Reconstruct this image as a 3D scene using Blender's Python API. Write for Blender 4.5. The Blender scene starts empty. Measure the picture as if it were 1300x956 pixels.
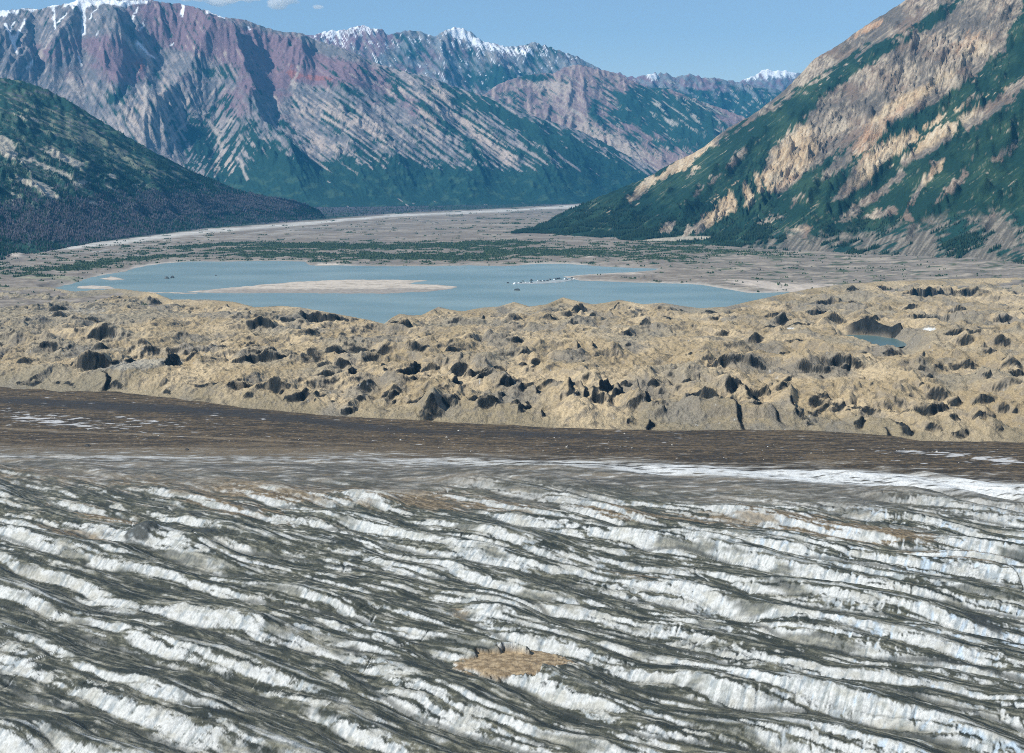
import bpy, math, time
import numpy as np
T0 = time.time()
F32 = np.float32
rng = np.random.default_rng(7)
C = bpy.context.scene.collection

# ------------------------------------------------------------------ camera model
CAMZ, FPX, CX, CY = 400.0, 1500.0, 650.0, 478.0
TH = math.atan((CY - 215.0) / FPX)
CT, ST = math.cos(TH), math.sin(TH)

def se(px, py):
    """bearing slope x/y and elevation slope z/y of a sight line (used to survey points of the place)"""
    X = (np.asarray(px, float) - CX) / FPX; Yc = -(np.asarray(py, float) - CY) / FPX
    yy = CT + Yc * ST; zz = -ST + Yc * CT
    return X / yy, zz / yy

def survey(x, y, z):
    zz = z - CAMZ
    d = y * CT - zz * ST; u = y * ST + zz * CT
    return CX + FPX * x / d, CY - FPX * u / d

def s_of(px): return se(px, 215.0)[0]

def ground(px, py, z=0.0):
    s, e = se(px, py); Y = (z - CAMZ) / e
    return s * Y, Y

# ------------------------------------------------------------------ noise
_perm = rng.permutation(256); _perm = np.concatenate([_perm, _perm, _perm]).astype(np.int32)
_ang = rng.random(256) * 2 * np.pi
_gx = np.cos(_ang).astype(F32) * 1.5; _gy = np.sin(_ang).astype(F32) * 1.5

def pn(x, y, seed=0):
    x = np.asarray(x, np.float64) + seed * 37.17; y = np.asarray(y, np.float64) + seed * 91.73
    xf = np.floor(x); yf = np.floor(y)
    fx = (x - xf).astype(F32); fy = (y - yf).astype(F32)
    xi = xf.astype(np.int32) & 255; yi = yf.astype(np.int32) & 255
    u = fx * fx * fx * (fx * (fx * 6 - 15) + 10); v = fy * fy * fy * (fy * (fy * 6 - 15) + 10)
    a = _perm[xi] + yi; b = _perm[xi + 1] + yi
    h00 = _perm[a]; h01 = _perm[a + 1]; h10 = _perm[b]; h11 = _perm[b + 1]
    n00 = _gx[h00] * fx + _gy[h00] * fy; n10 = _gx[h10] * (fx - 1) + _gy[h10] * fy
    n01 = _gx[h01] * fx + _gy[h01] * (fy - 1); n11 = _gx[h11] * (fx - 1) + _gy[h11] * (fy - 1)
    l0 = n00 + u * (n10 - n00); l1 = n01 + u * (n11 - n01)
    return l0 + v * (l1 - l0)

def fbm(x, y, o=4, seed=0, gain=0.5, lac=2.03):
    r = 0; a = 1.0; t = 0
    for i in range(o):
        r = r + a * pn(x, y, seed + i * 3); t += a; a *= gain; x = x * lac; y = y * lac
    return r / t * 1.3

def ridged(x, y, o=4, seed=0, gain=0.5, lac=2.07):
    r = 0; a = 1.0; t = 0; w = 1.0
    for i in range(o):
        n = 1 - np.abs(pn(x, y, seed + i * 5)) * 1.6; n = n * n * w
        r = r + a * n; t += a; a *= gain; w = np.clip(n * 1.4, 0, 1); x = x * lac; y = y * lac
    return r / t

def sst(a, b, x):
    t = np.clip((x - a) / (b - a), 0, 1); return t * t * (3 - 2 * t)

def rot(x, y, deg):
    c, s = math.cos(math.radians(deg)), math.sin(math.radians(deg))
    return x * c + y * s, -x * s + y * c

def streak(px, py, deg, L, W, seed, o=3):
    """noise drawn out along a direction falling deg degrees below the horizontal"""
    a, b = rot(px, py, deg); return fbm(a / L, b / W, o, seed)

def blobs(px, py, lst):
    """soft patches: (x, y, half length, half width, angle, weight)"""
    r = np.zeros(px.shape, F32)
    for (x, y, rx, ry, an, w) in lst:
        a, b = rot(px - x, py - y, an)
        r += (w * np.exp(-np.minimum((a / rx) ** 2 + (b / ry) ** 2, 30))).astype(F32)
    return r

def inpoly(px, py, poly):
    r = np.zeros(px.shape, bool); n = len(poly)
    for i in range(n):
        x0, y0 = poly[i]; x1, y1 = poly[(i + 1) % n]
        if y0 == y1: continue
        c = ((y0 > py) != (y1 > py)) & (px < (x1 - x0) * (py - y0) / (y1 - y0) + x0)
        r ^= c
    return r

def dist_line(px, py, pts, closed=False, ky=1.0):
    d = np.full(px.shape, 1e9, F32); n = len(pts)
    for i in range(n if closed else n - 1):
        x0, y0 = pts[i]; x1, y1 = pts[(i + 1) % n]
        ax, ay = x1 - x0, (y1 - y0) * ky
        t = np.clip(((px - x0) * ax + (py - y0) * ky * ay) / (ax * ax + ay * ay + 1e-9), 0, 1)
        dd = (px - x0 - t * ax) ** 2 + ((py - y0) * ky - t * ay) ** 2
        d = np.minimum(d, dd.astype(F32))
    return np.sqrt(d)

def sdist(px, py, poly, ky=1.0):
    d = dist_line(px, py, poly, True, ky); return np.where(inpoly(px, py, poly), d, -d)

def mix(a, b, t):
    t = np.clip(t, 0, 1)[..., None]
    return a * (1 - t) + np.asarray(b, F32) * t

def flat(shape, c): return np.broadcast_to(np.asarray(c, F32), shape + (3,)).copy()

def L(pts):
    xs = [p[0] for p in pts]; ys = [p[1] for p in pts]
    return lambda q: np.interp(q, xs, ys)

# ------------------------------------------------------------------ object helpers
def tag(o, label=None, cat=None, group=None, kind=None):
    if label: o['label'] = label
    if cat: o['category'] = cat
    if group: o['group'] = group
    if kind: o['kind'] = kind
    return o

def link(name, me, mat, kind=None):
    me.materials.append(mat); o = bpy.data.objects.new(name, me); C.objects.link(o)
    if kind: o['kind'] = kind
    return o

def grid_mesh(name, x, y, z, col, mat, kind='structure', rough=None):
    R, K = x.shape
    me = bpy.data.meshes.new(name); nv = R * K; nf = (R - 1) * (K - 1)
    me.vertices.add(nv); co = np.stack([x, y, z], -1).astype(F32).ravel()
    me.vertices.foreach_set('co', co)
    i = np.arange(nv, dtype=np.int32).reshape(R, K)
    q = np.stack([i[:-1, :-1], i[:-1, 1:], i[1:, 1:], i[1:, :-1]], -1).reshape(-1)
    me.loops.add(nf * 4); me.polygons.add(nf)
    me.loops.foreach_set('vertex_index', q)
    me.polygons.foreach_set('loop_start', np.arange(0, nf * 4, 4, dtype=np.int32))
    me.polygons.foreach_set('use_smooth', np.ones(nf, bool))
    me.update(calc_edges=True)
    a = me.color_attributes.new('ground_colour', 'FLOAT_COLOR', 'POINT')
    c4 = np.ones((nv, 4), F32); c4[:, :3] = np.clip(col.reshape(-1, 3), 0, 1)
    a.data.foreach_set('color', c4.ravel())
    return link(name, me, mat, kind)

def terrain_mat(name, scale, bump, rough=0.9, var=0.25, stretch=(1, 1, 1), spec=0.2, dist=1.0):
    m = bpy.data.materials.new(name); m.use_nodes = True; nt = m.node_tree; N = nt.nodes; K = nt.links
    b = N['Principled BSDF']; b.inputs['Roughness'].default_value = rough
    b.inputs['Specular IOR Level'].default_value = spec
    at = N.new('ShaderNodeAttribute'); at.attribute_name = 'ground_colour'
    tc = N.new('ShaderNodeTexCoord'); mp = N.new('ShaderNodeMapping'); mp.inputs['Scale'].default_value = stretch
    K.new(tc.outputs['Object'], mp.inputs['Vector'])
    n1 = N.new('ShaderNodeTexNoise'); n1.inputs['Scale'].default_value = scale; n1.inputs['Detail'].default_value = 6
    n1.inputs['Roughness'].default_value = 0.65
    K.new(mp.outputs[0], n1.inputs['Vector'])
    mr = N.new('ShaderNodeMapRange'); mr.inputs['From Min'].default_value = 0.3; mr.inputs['From Max'].default_value = 0.7
    mr.inputs['To Min'].default_value = 1 - var; mr.inputs['To Max'].default_value = 1 + var
    K.new(n1.outputs['Fac'], mr.inputs['Value'])
    vm = N.new('ShaderNodeVectorMath'); vm.operation = 'SCALE'
    K.new(at.outputs['Color'], vm.inputs[0]); K.new(mr.outputs[0], vm.inputs['Scale'])
    K.new(vm.outputs[0], b.inputs['Base Color'])
    n2 = N.new('ShaderNodeTexNoise'); n2.inputs['Scale'].default_value = scale * 2.3; n2.inputs['Detail'].default_value = 4
    K.new(mp.outputs[0], n2.inputs['Vector'])
    bp = N.new('ShaderNodeBump'); bp.inputs['Strength'].default_value = bump; bp.inputs['Distance'].default_value = dist
    K.new(n2.outputs['Fac'], bp.inputs['Height']); K.new(bp.outputs[0], b.inputs['Normal'])
    return m

# ------------------------------------------------------------------ water running down slopes carves the gullies
def erode(h, batches, drops, steps, rate=0.35, dep=0.25, inertia=0.25, seed=1, fine=0.0):
    g = np.random.default_rng(seed); R, K = h.shape; h = h.astype(np.float64).ravel().copy()
    flow = np.zeros(R * K)
    for b in range(batches):
        x = g.random(drops) * (K - 3) + 1; y = g.random(drops) * (R - 3) + 1
        dx = np.zeros(drops); dy = np.zeros(drops); sed = np.zeros(drops); alive = np.ones(drops, bool); w = np.ones(drops)
        dh_acc = np.zeros(R * K)
        for st in range(steps):
            xi = x.astype(np.int64); yi = y.astype(np.int64); fx = x - xi; fy = y - yi
            i = yi * K + xi
            a = h[i]; bb = h[i + 1]; c = h[i + K]; d = h[i + K + 1]
            gx = (bb - a) * (1 - fy) + (d - c) * fy; gy = (c - a) * (1 - fx) + (d - bb) * fx
            h0 = a * (1 - fx) * (1 - fy) + bb * fx * (1 - fy) + c * (1 - fx) * fy + d * fx * fy
            dx = dx * inertia - gx * (1 - inertia); dy = dy * inertia - gy * (1 - inertia)
            l = np.sqrt(dx * dx + dy * dy) + 1e-9; dx /= l; dy /= l
            nx = x + dx; ny = y + dy
            ok = alive & (nx > 1) & (nx < K - 2) & (ny > 1) & (ny < R - 2)
            nx = np.where(ok, nx, x); ny = np.where(ok, ny, y)
            xj = nx.astype(np.int64); yj = ny.astype(np.int64); ux = nx - xj; uy = ny - yj; j = yj * K + xj
            h1 = h[j] * (1 - ux) * (1 - uy) + h[j + 1] * ux * (1 - uy) + h[j + K] * (1 - ux) * uy + h[j + K + 1] * ux * uy
            dh = h1 - h0
            cap = np.maximum(-dh, 0.02) * w * 3.0
            dep_amt = np.where(dh > 0, np.minimum(dh, sed), np.where(sed > cap, (sed - cap) * dep, 0))
            ero = np.where((dh <= 0) & (sed <= cap), np.minimum((cap - sed) * rate, -dh * 0.6), 0)
            ch = np.where(ok, dep_amt - ero, 0); sed = sed - np.where(ok, dep_amt - ero, 0)
            for off, wt in ((0, (1 - fx) * (1 - fy)), (1, fx * (1 - fy)), (K, (1 - fx) * fy), (K + 1, fx * fy)):
                dh_acc += np.bincount(i + off, ch * wt, R * K)
            flow += np.bincount(i, ok * 1.0, R * K)
            if st % 6 == 5:
                h += np.clip(dh_acc, -1.2, 1.2); dh_acc[:] = 0
            x, y = nx, ny; alive = ok; w *= 0.985
        h += np.clip(dh_acc, -1.2, 1.2)
        H = h.reshape(R, K)
        H[1:-1, 1:-1] = H[1:-1, 1:-1] * 0.84 + 0.04 * (H[:-2, 1:-1] + H[2:, 1:-1] + H[1:-1, :-2] + H[1:-1, 2:])
    return h.reshape(R, K), flow.reshape(R, K)

def up(A, r, k):
    """bicubic (Catmull-Rom) resampling of A at fractional rows r, columns k (1-D arrays)"""
    def ax(A, t, axis):
        n = A.shape[axis]; t = np.clip(t, 0, n - 1.001); i = t.astype(int); f = t - i
        idx = [np.clip(i + o, 0, n - 1) for o in (-1, 0, 1, 2)]
        w = [-.5 * f + f * f - .5 * f ** 3, 1 - 2.5 * f * f + 1.5 * f ** 3, .5 * f + 2 * f * f - 1.5 * f ** 3, -.5 * f * f + .5 * f ** 3]
        sh = [1, 1]; sh[axis] = -1
        return sum(np.take(A, q, axis) * ww.reshape(sh) for q, ww in zip(idx, w))
    return ax(ax(A, r, 0), k, 1)

def blur(A, n=1):
    for _ in range(n):
        A = A.copy(); B = np.pad(A, 1, 'edge')
        A = (B[:-2, 1:-1] + B[2:, 1:-1] + B[1:-1, :-2] + B[1:-1, 2:] + 4 * A) / 8
    return A

def smooth1(v, n):
    k = np.hanning(n + 2)[1:-1]; k /= k.sum(); return np.convolve(np.pad(v, n // 2, 'edge'), k, 'same')[n // 2:len(v) + n // 2]

MASS = {}
def mass(name, sil, base, Yb, Yr, px0, px1, cell, prof, spurs, rid, colour, mat, fine=(1.0, 1.0), orient=None, grain=(40, 60, 7), extra=None, nblur=1, sk=1.45,
         ero=(10, 14000, 60), seed=1, tback=0.35, rate=0.35, nz=4.0):
    """one mountain: sil/base = surveyed skyline and foot; Yb/Yr = distance of foot and crest"""
    t00 = time.time()
    S0, S1 = s_of(px0), s_of(px1)
    ss, es = se([p[0] for p in sil], [p[1] for p in sil])
    if base is not None:
        bs, be = se([p[0] for p in base], [p[1] for p in base]); yb = lambda s: np.interp(s, bs, -(CAMZ + 3) / be)
    else:
        f_b = L(Yb); yb = lambda s: f_b(CX + s * FPX * 1.0154)
    f_r = L(Yr); yr = lambda s: f_r(CX + s * FPX * 1.0154)
    Ym = float(np.mean(yr(np.linspace(S0, S1, 50)) + yb(np.linspace(S0, S1, 50))) / 2)
    K = int((S1 - S0) * Ym / cell); depth = float(np.mean(yr(np.linspace(S0, S1, 50)) - yb(np.linspace(S0, S1, 50))))
    R = int(depth * (1 + tback) / cell)
    s = np.linspace(S0, S1, K); t = np.linspace(0, 1 + tback, R)
    Sg, Tg = np.meshgrid(s, t); YB, YR = yb(s), yr(s)
    Y = YB + (YR - YB) * Tg; X = Sg * Y
    ZS = CAMZ + np.interp(s, ss, es) * YR; zb = -6.0
    tt = np.clip(Tg, 0, 1)
    H = zb + (ZS - zb) * prof(tt) - np.clip(Tg - 1, 0, 9) * (ZS + 200) * 1.3
    env = np.clip(tt * 4, 0, 1) * (0.35 + 0.65 * np.clip((1 - tt) * 3, 0, 1)) * np.clip((ZS - zb) / 700.0, 0.05, 1)
    px, py = survey(X, Y, H)
    for (pts, w, amp) in spurs:
        d = dist_line(px.astype(F32), py.astype(F32), pts)
        H = H + amp * sk * np.maximum(0, 1 - d / w / (1.25 if sk < 2 else 1.7)) ** 1.1 * np.clip(tt * 5, 0, 1)
    if orient: H = H + orient(px, py) * env
    wl, amp = rid
    wx = fbm(X / wl / 1.7, Y / wl / 1.7, 3, seed + 50) * wl * .5; wy = fbm(X / wl / 1.7, Y / wl / 1.7, 3, seed + 60) * wl * .5
    H = H + env * amp * (ridged((X + wx) / wl, (Y + wy) / wl, 5, seed) - 0.45)
    H, flow = erode(H / cell, ero[0], ero[1], ero[2], rate, seed=seed); H = H * cell
    H = blur(H, nblur)
    # fine grid
    e = (H - CAMZ) / Y
    m = e.argmax(0); mc = np.arange(K); Zm = H[m, mc]; want = CAMZ + np.interp(s, ss, es) * Y[m, mc]
    k = (want - zb) / np.maximum(Zm - zb, 12); k = np.clip(smooth1(k, 5), 0.2, 3)
    H = zb + (H - zb) * k
    kf, rf = fine
    K2, R2 = int(K * kf), int(R * rf); ki = np.linspace(0, K - 1, K2); ri = np.linspace(0, R - 1, R2)
    Hf = up(H, ri, ki); fl = up(blur(flow, 1), ri, ki); s2 = np.interp(ki, np.arange(K), s); t2 = np.interp(ri, np.arange(R), t)
    Sg, Tg = np.meshgrid(s2, t2); Y = yb(s2) + (yr(s2) - yb(s2)) * Tg; X = Sg * Y
    px, py = survey(X, Y, Hf); wv = fbm(px / 30, py / 30, 2, seed + 77) * 6; ga, gb = rot(px + wv, py - wv, grain[0]); gr_ = ridged(ga / grain[1], gb / grain[2], 4, seed + 8, .6) - .5
    if extra: Hf = Hf + extra(px, py)
    Hf = Hf + (fbm(X / cell / 3.1, (Y + Hf * .5) / cell / 3.1, 4, seed + 7, 0.6) * nz + gr_ * nz * 2.4) * np.clip(Tg * 6, 0, 1) * np.clip((Hf + 5) / 150, .15, 1)
    px, py = survey(X, Y, Hf); px = px.astype(F32); py = py.astype(F32)
    gy = np.gradient(Hf, axis=0) / np.gradient(Y, axis=0); gx = np.gradient(Hf, axis=1) / np.gradient(X, axis=1)
    flr = np.log1p(fl / max(np.percentile(fl, 60), 1e-3))
    curv = Hf - up(blur(H, 6), ri, ki)
    col = colour(px, py, dict(flow=flr, gx=gx, gy=gy, curv=curv / cell, X=X, Y=Y, Z=Hf, T=Tg))
    o = grid_mesh(name, X, Y, Hf, col, mat)
    MASS[name] = (px, py, X, Y, Hf, col)
    print(name, Hf.shape, round(time.time() - t00, 1), 's')
    return o

# ================================================================== MOUNTAINS
M_far = terrain_mat('far_mountain_rock', 0.02, 0.5, var=0.18, dist=30)
M_mtn = terrain_mat('mountain_rock', 0.035, 0.6, var=0.25, dist=18)
M_right = terrain_mat('slope_rock', 0.07, 0.7, var=0.28, dist=9)
M_hill = terrain_mat('hill_ground', 0.06, 0.6, var=0.3, dist=8)

SNOW = (0.82, 0.84, 0.88); GREEN = (0.010, 0.044, 0.036); GREEN2 = (0.035, 0.078, 0.052)
GREY = (0.20, 0.19, 0.20); VIOLET = (0.20, 0.125, 0.155); RED = (0.28, 0.115, 0.105); TAN = (0.40, 0.33, 0.26); PALE = (0.42, 0.38, 0.34)
BLUEGREY = (0.17, 0.19, 0.21)

# ---- far snow peak and far ranges
def col_far(px, py, q):
    c = flat(px.shape, BLUEGREY); n = streak(px, py, 40, 14, 4, 3)
    c = mix(c, VIOLET, sst(-.1, .4, n)); c = mix(c, GREEN, sst(0, .25, (py - 118) / 30 + n * .8 - .1))
    c = mix(c, SNOW, sst(.42, .6, blobs(px, py, [(975, 86, 30, 13, 0, 1.1), (1000, 90, 20, 7, 0, .6), (945, 99, 12, 4, 0, .6), (828, 96, 10, 5, 20, .8)]) + streak(px, py, 55, 9, 3, 8) * .6 - q['gx'] * .1))
    return c
mass('far_snow_mountain', [(900, 112), (925, 106), (940, 103), (948, 99), (957, 96), (966, 90), (975, 87), (984, 90), (997, 89), (1006, 92), (1014, 92), (1030, 99), (1080, 130)],
     None, [(800, 25500), (1200, 25500)], [(800, 29000), (1200, 29000)], 890, 1090, 40, lambda t: t ** 1.1, [], (1100, 300), col_far, M_far, fine=(1.5, 1.5), grain=(55, 20, 5), seed=3, nz=10)

def col_far2(px, py, q):
    n = streak(px, py, 35, 20, 5, 13); c = mix(flat(px.shape, BLUEGREY), VIOLET, sst(-.2, .4, n + blobs(px, py, [(790, 100, 30, 12, 10, .5), (900, 112, 30, 8, 10, .4)])))
    c = mix(c, GREEN, sst(-.1, .3, (py - 112) / 22 + n * .9 + fbm(px / 14, py / 6, 3, 4) * .6))
    c = mix(c, PALE, sst(.35, .6, streak(px, py, 38, 12, 2.5, 19) + (py < 128) * .0))
    c = mix(c, SNOW, sst(.5, .7, blobs(px, py, [(828, 96, 9, 6, 30, 1.1), (785, 93, 8, 2.5, 10, .5)]) + streak(px, py, 55, 6, 2, 8) * .5))
    return c
mass('far_mountain_range', [(740, 100), (781, 91), (795, 96), (806, 98), (817, 95), (827, 93), (845, 93), (858, 98), (866, 95), (876, 94), (884, 96), (893, 98), (918, 100), (935, 104), (960, 108), (990, 114), (1010, 130), (1060, 160)],
     None, [(700, 20500), (1100, 19500)], [(700, 24500), (1100, 23500)], 740, 1080, 30, lambda t: t ** 1.05, [], (900, 330), col_far2, M_far, fine=(1.5, 1.5), grain=(40, 24, 5), seed=5, nz=8)

# ---- back range with snow on its crest
def col_back(px, py, q):
    n = streak(px, py, 50, 22, 5, 23); n2 = fbm(px / 30, py / 20, 4, 25)
    c = mix(flat(px.shape, BLUEGREY), VIOLET, sst(-.1, .35, n2 * .7 + n * .3 + blobs(px, py, [(450, 52, 50, 22, 10, .7), (560, 92, 60, 20, 0, .2)])))
    c = mix(c, (.30, .27, .25), sst(.1, .5, streak(px, py, 55, 26, 3.5, 33) + q['flow'] * .1))
    c = mix(c, GREEN, sst(.15, .5, blobs(px, py, [(520, 60, 26, 22, 0, .35), (590, 80, 50, 26, 10, .35), (690, 72, 40, 18, 10, .35), (640, 105, 60, 20, 0, .5), (480, 78, 40, 12, 0, .4)]) + n * .5 + n2 * .3 - q['flow'] * .05))
    sn = blobs(px, py, [(415, 41, 16, 7, 0, .9), (440, 38, 18, 8, 0, .8), (465, 36, 20, 6, 5, .8), (430, 54, 30, 9, 15, .45), (482, 60, 8, 14, 20, .3),
                        (578, 40, 16, 9, 20, 1.2), (598, 50, 22, 9, 25, 1.0), (620, 56, 22, 6, 15, .8), (650, 64, 26, 6, 10, .7), (672, 62, 14, 8, 0, .5), (693, 66, 10, 8, 60, .45), (715, 70, 14, 3, 20, .4), (530, 52, 8, 6, 0, .3)])
    return mix(c, SNOW, sst(.40, .55, sn * .72 + streak(px, py, 60, 14, 2.4, 8, 4) * 1.1 - .08))
mass('snow_capped_range', [(330, 60), (384, 45), (400, 44), (410, 40), (421, 38), (435, 38), (447, 34), (460, 32), (470, 35), (485, 37), (492, 44), (500, 42), (510, 40), (522, 38), (535, 40), (545, 44), (553, 46), (565, 38), (578, 34), (588, 36), (599, 42), (607, 47), (613, 52), (628, 55), (642, 59), (652, 58), (660, 58), (668, 56), (676, 53), (690, 57), (702, 61), (716, 66), (731, 71), (745, 78), (756, 84), (790, 104), (860, 150)],
     None, [(300, 19500), (900, 19500)], [(300, 23500), (620, 23500), (900, 23000)], 330, 840, 26, lambda t: t ** 1.1,
     [([(460, 33), (470, 60), (490, 100)], 26, 160), ([(510, 40), (520, 70), (515, 110)], 24, 160), ([(578, 35), (560, 62), (565, 110)], 26, 180), ([(599, 43), (620, 75), (640, 110)], 20, 140), ([(676, 53), (665, 80), (640, 105)], 24, 150), ([(702, 62), (700, 90)], 16, 90)],
     (1000, 330), col_back, M_far, fine=(1.35, 1.3), grain=(60, 30, 6), seed=9, nz=8)

# ---- rounded violet mountain in the middle, and the slope running on to the right behind the valley
def col_mid(px, py, q):
    n = fbm(px / 26, py / 18, 4, 41); st = streak(px, py, 35, 26, 3.2, 43, 4); sv = streak(px, py, 80, 26, 4, 45)
    c = mix(flat(px.shape, (.19, .135, .145)), (.34, .26, .23), sst(-.1, .4, sv + n * .4))
    c = mix(c, (.36, .30, .26), sst(.1, .5, blobs(px, py, [(690, 105, 40, 8, 10, .4), (760, 170, 60, 20, 30, .4), (800, 195, 40, 12, 30, .5), (712, 118, 20, 20, 0, .3)]) + st * .6))
    v = blobs(px, py, [(680, 98, 40, 6, 5, .8), (700, 140, 10, 14, 0, .6), (752, 140, 9, 26, 0, .8), (778, 150, 20, 16, 0, .7), (660, 118, 30, 12, 0, .5), (800, 130, 36, 12, 25, .5), (850, 130, 60, 18, 20, .9), (840, 160, 60, 26, 25, .8), (900, 170, 80, 30, 20, .8), (640, 140, 40, 20, 0, .6), (810, 180, 30, 10, 30, .5)])
    c = mix(c, GREEN, sst(.30, .5, v * .75 + st * .55 + n * .35 - q['flow'] * .04))
    c = mix(c, PALE, sst(.42, .6, st * .9 + blobs(px, py, [(860, 150, 60, 20, 25, .3), (900, 140, 40, 16, 20, .2)])) * .8)
    return c
mass('violet_mountain', [(560, 140), (613, 121), (630, 108), (642, 103), (656, 98), (670, 95), (685, 93), (702, 93), (709, 89), (717, 85), (725, 83), (734, 82), (744, 84), (756, 87), (768, 89), (781, 93), (795, 99), (809, 105), (818, 110), (827, 112), (840, 111), (852, 114), (870, 120), (890, 128), (915, 137), (943, 147), (980, 165), (1060, 190)],
     None, [(500, 16600), (800, 16000), (1100, 14000)], [(500, 19600), (720, 19500), (820, 19300), (1100, 17500)], 560, 1040, 20, lambda t: t ** 1.0,
     [([(734, 83), (742, 120), (760, 170), (800, 205)], 26, 190), ([(690, 93), (700, 130), (690, 160)], 20, 120), ([(781, 93), (800, 130), (850, 190)], 26, 150), ([(850, 114), (880, 160), (900, 200)], 30, 130)],
     (850, 200), col_mid, M_mtn, orient=lambda px, py: 200 * (ridged(*[q / w_ for q, w_ in zip(rot(px, py, 36), (110, 18))], 4, 97) - .5) * sst(760, 820, px) + 200 * (ridged(px / 16, py / 70, 4, 98) - .5) * sst(820, 760, px), fine=(1.35, 1.3), grain=(45, 40, 6), seed=12, sk=2.0, nz=6)

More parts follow.
